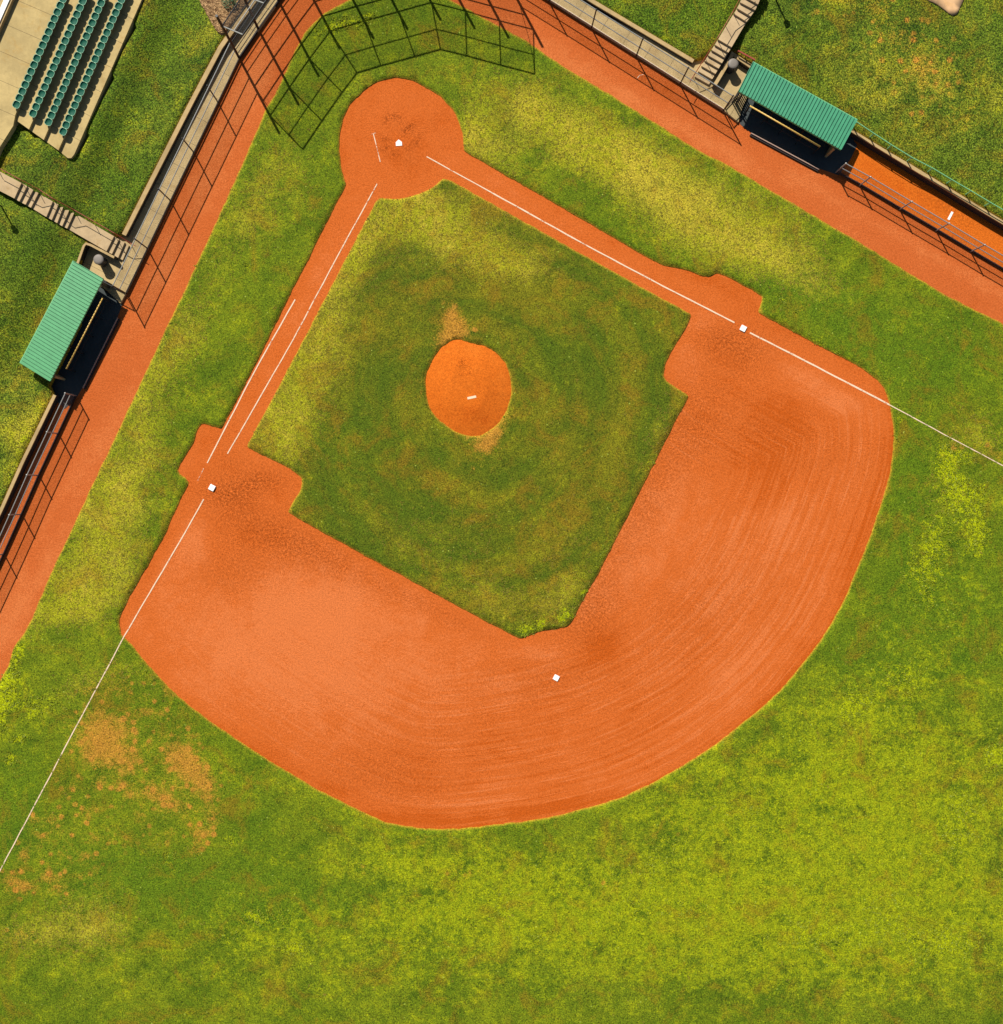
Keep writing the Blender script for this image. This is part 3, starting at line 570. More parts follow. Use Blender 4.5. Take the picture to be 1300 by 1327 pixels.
# ------------------------------------------------------------------ stairs
def stairs(name, lefts, rights, zs, mat, label, rail_px, rail_posts, tail=None):
    """lefts/rights: image points of each nosing from top to bottom, zs: height above each riser"""
    root = empty(name, P((lefts[-1][0] + rights[-1][0]) / 2, (lefts[-1][1] + rights[-1][1]) / 2, zs[-1]))
    tag(root, label, 'stairs'); m = MB()
    for i in range(len(lefts) - 1):
        z = zs[i + 1]
        a, b = P2(lefts[i], z), P2(rights[i], z); c, d = P2(rights[i + 1], z), P2(lefts[i + 1], z)
        m.prism([a, b, c, d], -0.05, z)
    m.build('steps', mat, root)
    # handrail
    rl = MB(); pts = [P(x, y, z + .9) for x, y, z in rail_px]; rl.tube(pts, .024)
    hr = rl.build('handrail', M['red_metal'], root)
    for (x, y, z) in rail_posts:
        q = MB(); b = P(x, y, z); q.tube([(b.x, b.y, b.z - .02), (b.x, b.y, b.z + .9)], .02); q.build('post', M['red_metal'], root)
    return root
Ll = [(-20,212),(-12,216),(27.7,237),(35,241),(43,246),(49.8,250),(68.3,261),(75.7,265),(82,268),(89.5,272.7),(96,276),(147.7,306),(154,310),(161.5,314),(167,318)]
Lr = [(-30,232),(-22,236),(18.5,257),(25,261),(33,265),(40,269),(60,281),(67,285),(74,289),(80.5,293),(87,296),(138,325.5),(145,329),(153,334),(159,337)]
zz = [2.3, 2.15]; z = 2.15
zsL = [2.3, 2.15, 2.15, 2.0, 1.85, 1.70, 1.55, 1.40, 1.25, 1.10, .95, .80, .65, .50, .35]
st = stairs('stairway', Ll, Lr, zsL, M['pale_concrete'], 'long concrete stairs with a red handrail going down the first base side bank',
  [(-12,212,2.15),(27,233,2.15),(50,245,1.55),(68,257,1.55),(96,272,.80),(148,302,.80),(169,315,.2),(176,319,.2)], [(-4,217,2.15),(28,236,2.15),(50,248,1.55),(70,259,1.5),(97,274,.80),(122,289,.80),(148,304,.75),(170,317,.2)])
Rl = [(975.6,-30),(971.4,-22),(967.5,-14),(963.5,-5.5),(959.4,2.8),(955.7,10.6),(951,17.5)] + [(930.8 - 4.3 * i, 50.8 + 6.9 * i) for i in range(8)]
Rr = [(994,-19),(990,-11),(986,-3),(982.5,5.5),(978.8,13),(973,21),(967.7,28)] + [(948.3 - 4.2 * i, 61 + 6.9 * i) for i in range(8)]
zsR = [2.4, 2.39, 2.24, 2.09, 1.94, 1.79, 1.63, 1.48, 1.32, 1.16, 1.0, .84, .68, .52, .36]
Rl2, Rr2 = Rl, Rr
stairs('stairway', Rl2, Rr2, zsR, M['pale_concrete'], 'steep concrete stairs with a red handrail on the third base side bank',
  [(975,-32,2.39),(950,15,1.48),(930,49,1.48),(899,98,.2),(894,106,.2)], [(972,-26,2.3),(950,17,1.48),(940,33,1.48),(930,50,1.45),(914,76,.8),(898,100,.2)])

# short red rail at the top of the dark bin corner
r = empty('red_rail', on_bank(E_right, 954, 66)); tag(r, 'short low red rail on the grass above the dark bin corner', 'railing')
p0, p1 = on_bank(E_right, 955, 68), on_bank(E_right, 977, 80)
m = MB(); m.bar(p0 + Vector((0, 0, .28)), p1 + Vector((0, 0, .28)), .09, .05); m.build('top_rail', M['red_metal'], r)
for t in (.02, .5, .98):
    q = p0.lerp(p1, t); m = MB(); m.bar(q - Vector((0, 0, .15)), q + Vector((0, 0, .26)), .05); m.build('post', M['red_metal'], r)

# ------------------------------------------------------------------ fences
def fence(name, base_px, z0, ztop, posts_px, label, rails, mat_post, mat_mesh, kick=None, mat_rail=None, post_r=.048, kick_mat=None, rail_r=.034, cat='fence', bottom_mat=None):
    pts = [P(x, y, z0) for x, y in base_px]; root = empty(name, pts[0]); tag(root, label, cat)
    for x, y in posts_px:
        b = P(x, y, z0); m = MB(); m.tube([(b.x, b.y, z0 - .1), (b.x, b.y, ztop + .04)], post_r); m.lathe([(post_r * 1.3, ztop + .03), (post_r * 1.1, ztop + .07), (.005, ztop + .09)], (b.x, b.y, 0), 8); m.build('post', mat_post, root)
    for i, h in enumerate(rails):
        m = MB(); m.tube([(p.x, p.y, h) for p in pts], rail_r); m.build('top_rail' if h == max(rails) else 'middle_rail', mat_rail or mat_post, root)
    m = MB(); s = 0
    for a, b in zip(pts, pts[1:]):
        L = (b - a).length; m.quad([(a.x, a.y, z0 + .03), (b.x, b.y, z0 + .03), (b.x, b.y, ztop), (a.x, a.y, ztop)], [(s, 0), (s + L, 0), (s + L, ztop - z0), (s, ztop - z0)]); s += L
    m.build('wire_mesh', mat_mesh, root)
    if kick:
        m = MB()
        for a, b in zip(pts, pts[1:]):
            n = Vector((-(b - a).y, (b - a).x, 0)).normalized() * .03; u = Vector((0, 0, kick / 2)); 
            m.bar(a + n + u, b + n + u, .05, kick)
        m.build('kick_board', kick_mat or M['wood_dark'], root)
    return root
fence('chain_link_fence', [(309.5,76),(162.5,380.5)], WZ, 2.5, [(281,130),(250,196),(220,259),(190,321),(163,380)], 'tall chain link fence along the first base side walkway', [1.35, 2.5], M['dark_metal'], M['mesh_galv'], .09, M['galv'])
fence('chain_link_fence', [(651,-37.5),(712,0.5),(938.5,143)], WZ, 2.5, [(712,0.5),(767,35),(825,71.5),(882,107.5),(938,142.6)], 'tall chain link fence along the third base side walkway', [1.35, 2.5], M['dark_metal'], M['mesh_galv'], .14, M['galv'], kick_mat=M['cream'])
fence('chain_link_fence', [(99,513),(76,562),(50.7,616),(28.5,666.5),(5.3,718),(-60,858)], 0, 1.75, [(99,513),(76,562),(50.7,616),(28.5,666.5),(5.3,718),(-18,768),(-41,818)], 'low chain link fence in front of the first base side bullpen', [.95, 1.75], M['galv'], M['mesh_galv'], .26)
fence('chain_link_fence', [(1083,223.5),(1114,240.5),(1166,271.5),(1213,299),(1258,326),(1306,354),(1400,409)], 0, 1.75, [(1083,223.5),(1114,240.5),(1166,271.5),(1213,299),(1258,326),(1306,354)], 'low chain link fence in front of the third base side bullpen', [.95, 1.75], M['galv'], M['mesh_galv'], .26)
# gate by the first base dugout
g = empty('gate', P(161, 379, WZ)); tag(g, 'dark framed gate between the first base dugout and the tall fence end', 'gate')
a, b = P(160.5, 379, WZ), P(140, 368.5, WZ)
m = MB()
for h in (.1, 1.15): m.bar((a.x, a.y, WZ + h), (b.x, b.y, WZ + h), .05)
m.bar((a.x, a.y, WZ), (a.x, a.y, WZ + 1.2), .05); m.bar((b.x, b.y, WZ), (b.x, b.y, WZ + 1.2), .05); m.build('frame', M['dark_metal'], g)
m = MB(); L = (b - a).length; m.quad([(a.x, a.y, WZ + .1), (b.x, b.y, WZ + .1), (b.x, b.y, WZ + 1.15), (a.x, a.y, WZ + 1.15)], [(0, 0), (L, 0), (L, 1), (0, 1)]); m.build('wire_mesh', M['mesh_galv'], g)
g = empty('gate', P(940, 142, WZ)); tag(g, 'dark framed gate between the third base dugout and the tall fence end', 'gate')
a, b = P(940, 141, WZ), P(956, 124, WZ)
m = MB()
for h in (.1, 1.15): m.bar((a.x, a.y, WZ + h), (b.x, b.y, WZ + h), .05)
m.bar((a.x, a.y, WZ), (a.x, a.y, WZ + 1.2), .05); m.bar((b.x, b.y, WZ), (b.x, b.y, WZ + 1.2), .05); m.build('frame', M['dark_metal'], g)
m = MB(); L = (b - a).length; m.quad([(a.x, a.y, WZ + .1), (b.x, b.y, WZ + .1), (b.x, b.y, WZ + 1.15), (a.x, a.y, WZ + 1.15)], [(0, 0), (L, 0), (L, 1), (0, 1)]); m.build('wire_mesh', M['mesh_galv'], g)

# ------------------------------------------------------------------ backstop
bs = empty('backstop', P(476, -59)); tag(bs, 'tall black netted backstop with an overhanging hood behind home plate', 'backstop')
panels = [[(310,75),(335,38),(361,1),(388,-35)], [(388,-35),(432,-48),(476,-60),(519,-72)], [(519,-72),(563,-61),(607,-49),(651,-37.5)]]
PH, AZ, TZ, AD = 5.7, 4.4, 5.65, 2.05
done = set(); cen = P(517, 150)
def nrm(a, b):
    d = (b - a).normalized(); n = Vector((-d.y, d.x, 0))
    return n if n.dot(cen - a) > 0 else -n
tips_all = []
for pn in panels:
    q = [P(x, y) for x, y in pn]; n = nrm(q[0], q[-1]); tips = []
    tips_all.append((q, n))
norm_at = {}
for q, n in tips_all:
    for p in q: norm_at.setdefault((round(p.x, 1), round(p.y, 1)), []).append(n)
def tipof(p):
    ns = norm_at[(round(p.x, 1), round(p.y, 1))]; n = sum(ns, Vector()) / len(ns); k = 1 / max(n.length, .1) ; n = n.normalized()
    return n * AD * min(k, 1.15)
for q, n in tips_all:
    for p in q:
        key = (round(p.x, 1), round(p.y, 1))
        if key in done: continue
        done.add(key)
        m = MB(); m.tube([(p.x, p.y, 0), (p.x, p.y, PH)], .09, 10); m.build('post', M['black_metal'], bs)
        t = tipof(p); m = MB(); m.tube([(p.x, p.y, AZ), (p.x + t.x, p.y + t.y, TZ)], .045); m.build('hood_arm', M['galv'], bs)
    for h in (.55, 1.1, 2.15, 3.3, 4.4):
        m = MB(); m.tube([(p.x, p.y, h) for p in q], .042 if h > 1.2 else .03); m.build('rail', M['black_metal'], bs)
    tp = [p + tipof(p) for p in q]
    m = MB(); m.tube([(p.x, p.y, TZ) for p in tp], .05); m.build('hood_rail', M['black_metal'], bs)
    m = MB(); m.tube([(p.x + .57 * (t.x - p.x), p.y + .57 * (t.y - p.y), AZ + .57 * (TZ - AZ)) for p, t in zip(q, tp)], .035); m.build('hood_rail', M['galv'], bs)
    m = MB(); mh = MB(); s = 0
    for a, b, ta, tb in zip(q, q[1:], tp, tp[1:]):
        L = (b - a).length
        m.quad([(a.x, a.y, .3), (b.x, b.y, .3), (b.x, b.y, AZ), (a.x, a.y, AZ)], [(s, 0), (s + L, 0), (s + L, 4.1), (s, 4.1)])
        mh.quad([(a.x, a.y, AZ), (b.x, b.y, AZ), (tb.x, tb.y, TZ), (ta.x, ta.y, TZ)], [(s, 0), (s + L, 0), (s + L, 2.4), (s, 2.4)]); s += L
    m.build('net', M['mesh_black'], bs); mh.build('hood_net', M['mesh_black'], bs)
    m = MB()
    for a, b in zip(q, q[1:]):
        w = n * .07; m.bar(a + w + Vector((0, 0, .13)), b + w + Vector((0, 0, .13)), .08, .26)
    m.build('base_board', M['wood_dark'], bs)
for pp, sg in ((P(310, 75), 1), (P(651, -37.5), 1)):
    t = tipof(pp); cab = []
    for i in range(9):
        u = i / 8; cab.append((pp.x + t.x * u, pp.y + t.y * u, 2.3 + (TZ - 2.3) * u + .55 * math.sin(u * math.pi)))
    m = MB(); m.tube(cab, .018, 6); m.build('side_cable', M['black_metal'], bs)

# ------------------------------------------------------------------ dugouts
def dugout(fl, fr, bl, br, curb, rail, label, roof_mat, slat_end, floor_px):
    """fl/fr roof front corners, bl/br roof back corners (image), curb and rail: image end points"""
    zf, zb = 1.92, 1.72
    A, B, C, D = P(*fl, zf), P(*fr, zf), P(*br, zb), P(*bl, zb)
    ax = (B - A).normalized(); ax.z = 0; ax.normalize(); n = Vector((-ax.y, ax.x, 0))
    if n.dot(Vector((A.x - D.x, A.y - D.y, 0))) < 0: n = -n
    L = (B - A).length; root = empty('dugout', ((A + B) / 2).to_2d().to_3d()); tag(root, label, 'dugout')
    # roof: folded sheet with raised seams
    m = MB(); th = .05
    top = [D, C, B, A]
    vs = [m.bm.verts.new(p) for p in top]; lo = [m.bm.verts.new(p - Vector((0, 0, th))) for p in top]
    m.bm.faces.new(vs); m.bm.faces.new(lo[::-1])
    for i in range(4): m.bm.faces.new((vs[i], vs[(i + 1) % 4], lo[(i + 1) % 4], lo[i]))
    k = 34
    for i in range(k + 1):
        f = i / k; a, b = D.lerp(C, f), A.lerp(B, f); m.bar(a + Vector((0, 0, .03)), b + Vector((0, 0, .03)), .03, .07)
    m.build('roof', roof_mat, root)
    m = MB()
    for (a, b) in ((A, B), (D, C)): m.bar(a + Vector((0, 0, -.07)) - n * .02, b + Vector((0, 0, -.07)) - n * .02, .05, .12)
    m.build('fascia', M['mint_metal'], root)
    # walls: back and closed ends
    bi, ci = D + n * .35 + ax * .3, C + n * .35 - ax * .3
    fi, gi = A + ax * .3, B - ax * .3
    m = MB(); m.prism([(bi.x, bi.y), (ci.x, ci.y), (ci.x + n.x * .15, ci.y + n.y * .15), (bi.x + n.x * .15, bi.y + n.y * .15)], -.05, 1.6); m.build('back_wall', M['wall_concrete'], root)
    m = MB(); e = ci if slat_end == 0 else bi; f2 = gi if slat_end == 0 else fi
    sx = -ax if slat_end == 0 else ax
    m.prism([(e.x, e.y), (f2.x, f2.y), (f2.x + sx.x * .15, f2.y + sx.y * .15), (e.x + sx.x * .15, e.y + sx.y * .15)], -.05, 1.58); m.build('end_wall', M['wall_concrete'], root)
    c0, c1 = P(*curb[0], .12), P(*curb[1], .12)
    # floor, its painted-in shade carried out to the edge of the roof shadow
    m = MB(); m.prism([P2(p) for p in floor_px], -.04, .012); m.build('floor', M['floor_shade'], root)
    m = MB(); m.bar(c0, c1, .055, .22); m.build('front_curb', M['curb'], root)
    m = MB(); d0 = P(*curb[0], .05) + n * .12; d1 = P(*curb[1], .05) + n * .12; m.bar(d0 + ax * .0, d1, .09, .16); m.build('kick_board', M['wood_dark'], root)
    # rail with padding and its posts
    r0, r1 = P(*rail[0], 1.48), P(*rail[1], 1.48)
    m = MB(); m.tube([r0, r1], .055, 10); m.build('padded_rail', M['yellow'], root, True)
    for i in range(5):
        p = r0.lerp(r1, i / 4); m = MB(); m.tube([(p.x, p.y, 0), (p.x, p.y, 1.46)], .03); m.build('rail_post', M['dark_metal'], root)
    q = MB(); q.tube([(r0.x, r0.y, .75), (r1.x, r1.y, .75)], .022); q.build('lower_rail', M['dark_metal'], root)
    for i in range(4):
        p = (A - n * .12 + ax * .35).lerp(B - n * .12 - ax * .35, i / 3); m = MB(); m.bar((p.x, p.y, 0), (p.x, p.y, zf - .1), .09); m.build('roof_post', M['dark_metal'], root)
    # bench
    b0, b1 = bi + n * .55 + ax * .4, ci + n * .55 - ax * .4
    m = MB(); m.bar((b0.x, b0.y, .45), (b1.x, b1.y, .45), .32, .05)
    for i in range(5):
        p = b0.lerp(b1, (i + .2) / 4.4); m.bar((p.x, p.y, 0), (p.x, p.y, .43), .07)
    m.build('bench', M['mint_metal'], root)
    # slatted screen at the open end
    s0 = (fi if slat_end == 0 else gi) + (-ax if slat_end == 0 else ax) * .22 ; m = MB(); k = 9
    for i in range(k):
        p = s0 - n * 1.25 + n * (i * .155); m.bar((p.x, p.y, 0), (p.x, p.y, 1.35), .07, .07)
    a = s0 - n * 1.3; b = s0 + n * .04; m.bar((a.x, a.y, 1.36), (b.x, b.y, 1.36), .06, .04)
    m.build('slatted_screen', M['dark_metal'], root)
    return root
dugout((134,361), (65,494), (95,338), (26,470), ((153,412), (108,503)), ((133,386), (86,478)), 'first base dugout with a light green ribbed roof and yellow front rail', M['roof_green'], 0, [(112,345),(132,372),(139,378),(159,393),(152,412),(106,504),(98,517),(84,530),(66,512),(50,470)])
dugout((957,118), (1090,194), (976,80), (1111,155), ((973,173), (1061,220)), ((972,137), (1063,190)), 'third base dugout with a teal green ribbed roof and yellow front rail', M['roof_green2'], 0, [(962,112),(960,128),(959,161),(972,171),(1061,218),(1087,227),(1103,205),(1111,188),(1098,170)])

# ------------------------------------------------------------------ bins
def bin_(px, py, label, lid_mat, r=.33):
    z = WZ; c = P(px, py, z + .92); root = empty('rubbish_bin', (c.x, c.y, z)); tag(root, label, 'bin')
    m = MB(); m.lathe([(r * .86, 0), (r * .95, .05), (r, .6), (r, .86)], (c.x, c.y, z)); m.build('barrel', M['rubberbin'], root, True)
    m = MB(); m.lathe([(r * 1.06, .86), (r * 1.08, .89), (r * 1.0, .93), (r * .55, .95), (.01, .955)], (c.x, c.y, z)); m.build('lid', lid_mat, root, True)
    m = MB(); m.bar((c.x + r * 1.0, c.y - .1, z + .9), (c.x + r * 1.0, c.y + .12, z + .9), .05, .06); m.build('handle', M['dark_metal'], root)
bin_(127.4, 336, 'round rubbish barrel with a grey lid at the foot of the first base side stairs', M['lid'])
bin_(950.5, 82, 'round rubbish barrel in the dark corner beside the third base side stairs', M['lid'])
#bin_(957, 98, 'dark barrel tucked against the third base dugout roof', M['rubberbin'], .28)

# ------------------------------------------------------------------ guard rail on the right bank
gr = empty('guard_rail', P(1110, 160, .6)); tag(gr, 'mint green tubular guard rail on the grass edge above the third base side bullpen', 'guard rail')
tops = [(1110.5,158),(1133,173),(1156,188),(1182,204),(1209,218),(1234,233),(1259,247.5),(1284,262.5),(1309,277),(1334,292)]
tp = [P(x, y, 1.42) for x, y in tops]
m = MB(); m.tube(tp, .035); m.build('top_rail', M['mint_metal'], gr)
for p in tp:
    m = MB(); m.tube([(p.x, p.y, .5), (p.x, p.y, 1.42)], .045); m.build('post', M['mint_metal'], gr)

# ------------------------------------------------------------------ lamp posts
def lamp(px, py, E, label):
    b = on_bank(E, px, py); root = empty('lamp_post', b); tag(root, label, 'lamp post', 'short lamp posts on the banks')
    m = MB(); m.tube([(b.x, b.y, b.z - .2), (b.x, b.y, b.z + 1.3)], .05); m.build('pole', M['black_metal'], root)
    m = MB(); m.lathe([(.05, 1.25), (.14, 1.32), (.17, 1.5), (.20, 1.52), (.06, 1.62), (.02, 1.7)], b, 10); m.build('lantern', M['black_metal'], root)
    m = MB(); m.bar(b + Vector((-.2, .05, 1.42)), b + Vector((.2, -.05, 1.42)), .07, .10); m.build('crossbar', M['black_metal'], root)
lamp(1.5, 267, E_left, 'short black lamp post on the grass below the long first base side stairs')
lamp(1006, 1, E_right, 'short black lamp post on the grass right of the third base side stairs')

# ------------------------------------------------------------------ seating terrace
TDIR = (0.40, -0.917)
def tp_px(n, r): return (n * .917 + r * .40, n * .40 - r * .917)     # n towards the field, r along the rows (image units)
# rows: n coordinates of the risers in the image
z0 = 1.72; dzr = .2; Rn = [77.5, 101.3, 124.3, 147.1, 168]; ends = [-136, -139, -141, -143, -146]
root = empty('seating_terrace', P(95, 190, z0)); tag(root, 'stepped tan concrete seating terrace with rows of green seats', 'terrace')
def re(n): return -128.5 - (n - 77.5) * .21
for i in range(4):
    zi = z0 + dzr * (3 - i); na, nb = Rn[i], Rn[i + 1]
    m = MB(); pa = [tp_px(na + (.0 if i else 0), re(na) - 5), tp_px(nb, re(nb) - 5)]
    if i == 3: pa = [tp_px(na, re(na) - 5), tp_px(nb - 6, re(nb) - 5), tp_px(nb - 1.5, re(nb) - 3), tp_px(nb, re(nb) + 3)]
    pb = [tp_px(nb, 120), tp_px(na, 120)]
    m.prism([P2(p, zi) for p in pa + pb], .4, zi, (UL[0], UL[1])); m.build('tier', M['terrace'], root)
zc = z0 + dzr * 4
m = MB(); m.prism([P2(p, zc) for p in [tp_px(77.5, 120), tp_px(77.5, -128), (17, 163), (0, 190), (-60, 330), (-300, 330), (-300, -200), (150, -200)]], .4, zc, (.4, .917)); o = m.build('concourse', M['terrace']); tag(o, 'tan concrete concourse behind the back row of green seats', 'path', kind='structure')
# white edged planter wall in the far corner
r = empty('white_wall', P(8, 10, zc)); tag(r, 'white topped low wall with dark base at the corner of the concourse', 'low wall')
a, b = P(21, -26, zc + .3), P(-15, 56, zc + .3)
m = MB(); m.bar((a.x, a.y, zc + .14), (b.x, b.y, zc + .14), .56, .30); m.build('wall', M['wall_concrete'], r)
a2, b2 = P(22, -30, zc + .33), P(-16, 56, zc + .33)
m = MB(); m.bar((a2.x, a2.y, zc + .33), (b2.x, b2.y, zc + .33), .34, .07); m.build('coping', M['white'], r)

def rounded(w, d, k=20, e=3.2):
    out = []
    for i in range(k):
        t = 2 * math.pi * i / k; c, s = math.cos(t), math.sin(t)
        out.append((w / 2 * math.copysign(abs(c) ** (2 / e), c), d / 2 * math.copysign(abs(s) ** (2 / e), s)))
    return out
def make_seat():
    root = empty('stadium_seat', (0, 0, 0))
    sh = MB(); lay = []
    for sc, z in ((1.0, .42), (.90, .395), (.55, .375), (.1, .37)): lay.append([sh.bm.verts.new((x * sc, y * sc, z + (.03 if y < -.1 and sc > .8 else 0))) for x, y in rounded(.47, .45)])
    for sc, z in ((.98, .36), (.6, .34)): lay.insert(0, [sh.bm.verts.new((x * sc, y * sc, z)) for x, y in rounded(.47, .45)])
    lay = [lay[0], lay[1]] + lay[2:]
    lay = [lay[1], lay[0]] if False else lay
    order = [lay[0], lay[1], lay[2], lay[3], lay[4], lay[5]]
    order[0], order[1] = (order[0], order[1])
    k = 20
    for a, b in zip(order, order[1:]):
        for i in range(k): sh.bm.faces.new((a[i], a[(i + 1) % k], b[(i + 1) % k], b[i]))
    sh.bm.faces.new(order[-1]); sh.bm.faces.new(order[0][::-1])
    sh.build('seat_shell', M['seat'], root, True)
    rm = MB(); pts = [(x * 1.02, y * 1.02, .425 + (.03 if y < -.1 else 0)) for x, y in rounded(.47, .45)]; pts.append(pts[0]); rm.tube(pts, .015, 6); rm.build('rim', M['seat_rim'], root, True)
    bk = MB()
    for x0 in range(6):
        pass
    prof = [(-.19, -.19, .44), (-.13, -.215, .44), (0, -.225, .44), (.13, -.215, .44), (.19, -.19, .44)]
    vs = [[bk.bm.verts.new((x, y - dy, z + h)) for x, y, z in prof] for h, dy in ((0, 0), (.025, .005))] + [[bk.bm.verts.new((x, y - dy - .025, z + h)) for x, y, z in prof] for h, dy in ((.025, .005), (0, 0))]
    for a, b in zip(vs, vs[1:] + vs[:1]):
        for i in range(4): bk.bm.faces.new((a[i], a[i + 1], b[i + 1], b[i]))
    bk.bm.faces.new([v[0] for v in vs][::-1]); bk.bm.faces.new([v[-1] for v in vs])
    bk.build('back_lip', M['seat'], root, True)
    pd = MB(); pd.bar((0, -.05, 0), (0, -.05, .35), .07, .07); pd.bar((-.12, -.05, .345), (.12, -.05, .345), .1, .03); pd.build('pedestal', M['dark_metal'], root)
    return root
proto = make_seat(); proto_used = False
ORD = ['first', 'second', 'third', 'fourth', 'fifth', 'sixth', 'seventh', 'eighth', 'ninth', 'tenth', 'eleventh', 'twelfth', 'thirteenth', 'fourteenth', 'fifteenth', 'sixteenth', 'seventeenth', 'eighteenth', 'nineteenth', 'twentieth', 'twenty-first', 'twenty-second', 'twenty-third', 'twenty-fourth']
rows = [((21.5, 135.5), 17, 'back row'), ((43, 147), 19, 'third row'), ((63, 158), 20, 'second row'), ((82, 170.5), 22, 'front row')]
face = Vector((.917, -.40)); rzv = math.atan2(face.y, face.x) - math.pi / 2
for ri, ((sx, sy), cnt, rn) in enumerate(rows):
    zt = z0 + dzr * (3 - ri)
    for k in range(cnt):
        px, py = sx + .404 * 9.35 * k, sy - .915 * 9.35 * k
        c = P(px, py, zt + .42)
        if not proto_used: o = proto; proto_used = True
        else:
            o = proto.copy(); COL.objects.link(o)
            for ch in list(proto.children):
                q = ch.copy(); COL.objects.link(q); q.parent = o
        o.location = (c.x, c.y, zt); o.rotation_euler = (0, 0, rzv + random.uniform(-.03, .03))
        where = rn
        tag(o, f'green plastic seat, {ORD[k]} from the grass end of the {where}', 'seat', 'green seats on the terrace')

# ------------------------------------------------------------------ planting bed and shrub
poly = [(257,-20),(257.7,0),(267,17),(273,30),(282,41.5),(290,47),(331,-8),(345,-30)]
pw = refine([(lambda v: (v.x, v.y))(on_bank(E_left, *p)) for p in poly], .25, .05, 1)
o = cdt_sheet('mulch_bed', pw, [], .4, lambda X, Y: E_left(X, Y) + .075 + np.array([.03 * mnoise.noise((x * 3, y * 3, 0)) for x, y in zip(X, Y)]), SETS, M['mulch'], .15); tag(o, 'brown bark mulch bed beside the wall at the top left', 'mulch', kind='structure')
c = on_bank(E_left, 298, 2, .1)
root = empty('shrub', c); tag(root, 'small leafy green shrub growing in the bark mulch bed', 'shrub')
m = MB()
for i in range(420):
    t = random.uniform(0, 6.28); r = .55 * math.sqrt(random.random()); zz_ = c.z + .1 + .45 * (1 - (r / .6) ** 2) * random.uniform(.5, 1)
    p = Vector((c.x + r * math.cos(t), c.y + r * math.sin(t), zz_)); s = random.uniform(.03, .07); d = Vector((random.gauss(0, 1), random.gauss(0, 1), random.gauss(0, .5))).normalized() * s
    e = Vector((-d.y, d.x, random.uniform(-.03, .03))) * .5
    m.quad([p - d, p - e, p + d, p + e])
m.build('foliage', M['leaf'], root)
m = MB()
for i in range(5):
    t = i * 1.26; m.tube([(c.x, c.y, c.z - .1), (c.x + .2 * math.cos(t), c.y + .2 * math.sin(t), c.z + .3)], .012, 5)
m.build('stem', M['wood_dark'], root)
# pale sandy pad at the top right
pp = [(1195,-4),(1216,7),(1229,17),(1235,20),(1240,18),(1244,10),(1247,4),(1252,-6),(1262,-40),(1210,-50)]
pw = refine([(lambda v: (v.x, v.y))(on_bank(E_right, *p)) for p in pp], .2, .04, 0)
o = cdt_sheet('sand_path', pw, [], .5, lambda X, Y: E_right(X, Y) + .07, [[(1220, 5, 30, 20, 0, .9)], [], [], []], concrete_material('pale sand', (0.66, 0.40, 0.20), False, (0.6, 0.34, 0.13)), .12); tag(o, 'pale sandy patch on the grass at the top right', 'path', kind='structure')

# ------------------------------------------------------------------ bases, plates, chalk
def box_thing(name, px, py, zb, w, d, h, ang, mat, label, cat, bevel=.012):
    c = P(px, py, zb + h); m = MB(); ca, sa = math.cos(ang), math.sin(ang)
    m.prism([(c.x + x * ca - y * sa, c.y + x * sa + y * ca) for x, y in ((-w / 2, -d / 2), (w / 2, -d / 2), (w / 2, d / 2), (-w / 2, d / 2))], zb, zb + h)
    o = m.build(name, mat, bevel=bevel)
    o.data.transform(__import__('mathutils').Matrix.Translation((-c.x, -c.y, -zb))); o.location = (c.x, c.y, zb)
    return tag(o, label, cat)
bang = math.radians(-28)
box_thing('base', 274.5, 632, 0, .40, .40, .11, bang, M['white'], 'white square first base bag in the clay on the left', 'base')
box_thing('base', 721, 878.5, 0, .38, .38, .07, bang, M['white'], 'white square second base bag below the infield grass corner', 'base')
box_thing('base', 963.5, 425.5, 0, .40, .40, .08, bang, M['white'], 'white square third base bag on the foul line at right', 'base')
hp = P(517, 186, .02); m = MB(); d = Vector((.06, -1, 0)).normalized(); x = Vector((-d.y, d.x, 0))
sh_ = [(.216, -.15), (.216, .10), (0, .29), (-.216, .10), (-.216, -.15)]; m.prism([(hp.x + x.x * a - d.x * b, hp.y + x.y * a - d.y * b) for a, b in sh_], -.01, .028); o = m.build('home_plate', M['white']); tag(o, 'white five sided home plate in the round clay area', 'home plate')
box_thing('pitching_rubber', 611.5, 515, .325, .62, .17, .03, math.radians(12), M['cream'], 'cream pitching rubber on top of the round mound', 'pitching rubber', .005)
box_thing('pitching_rubber', 1232, 279.5, 0, .62, .16, .03, math.radians(62), M['white'], 'white pitching rubber on the third base side bullpen clay', 'pitching rubber', .005)
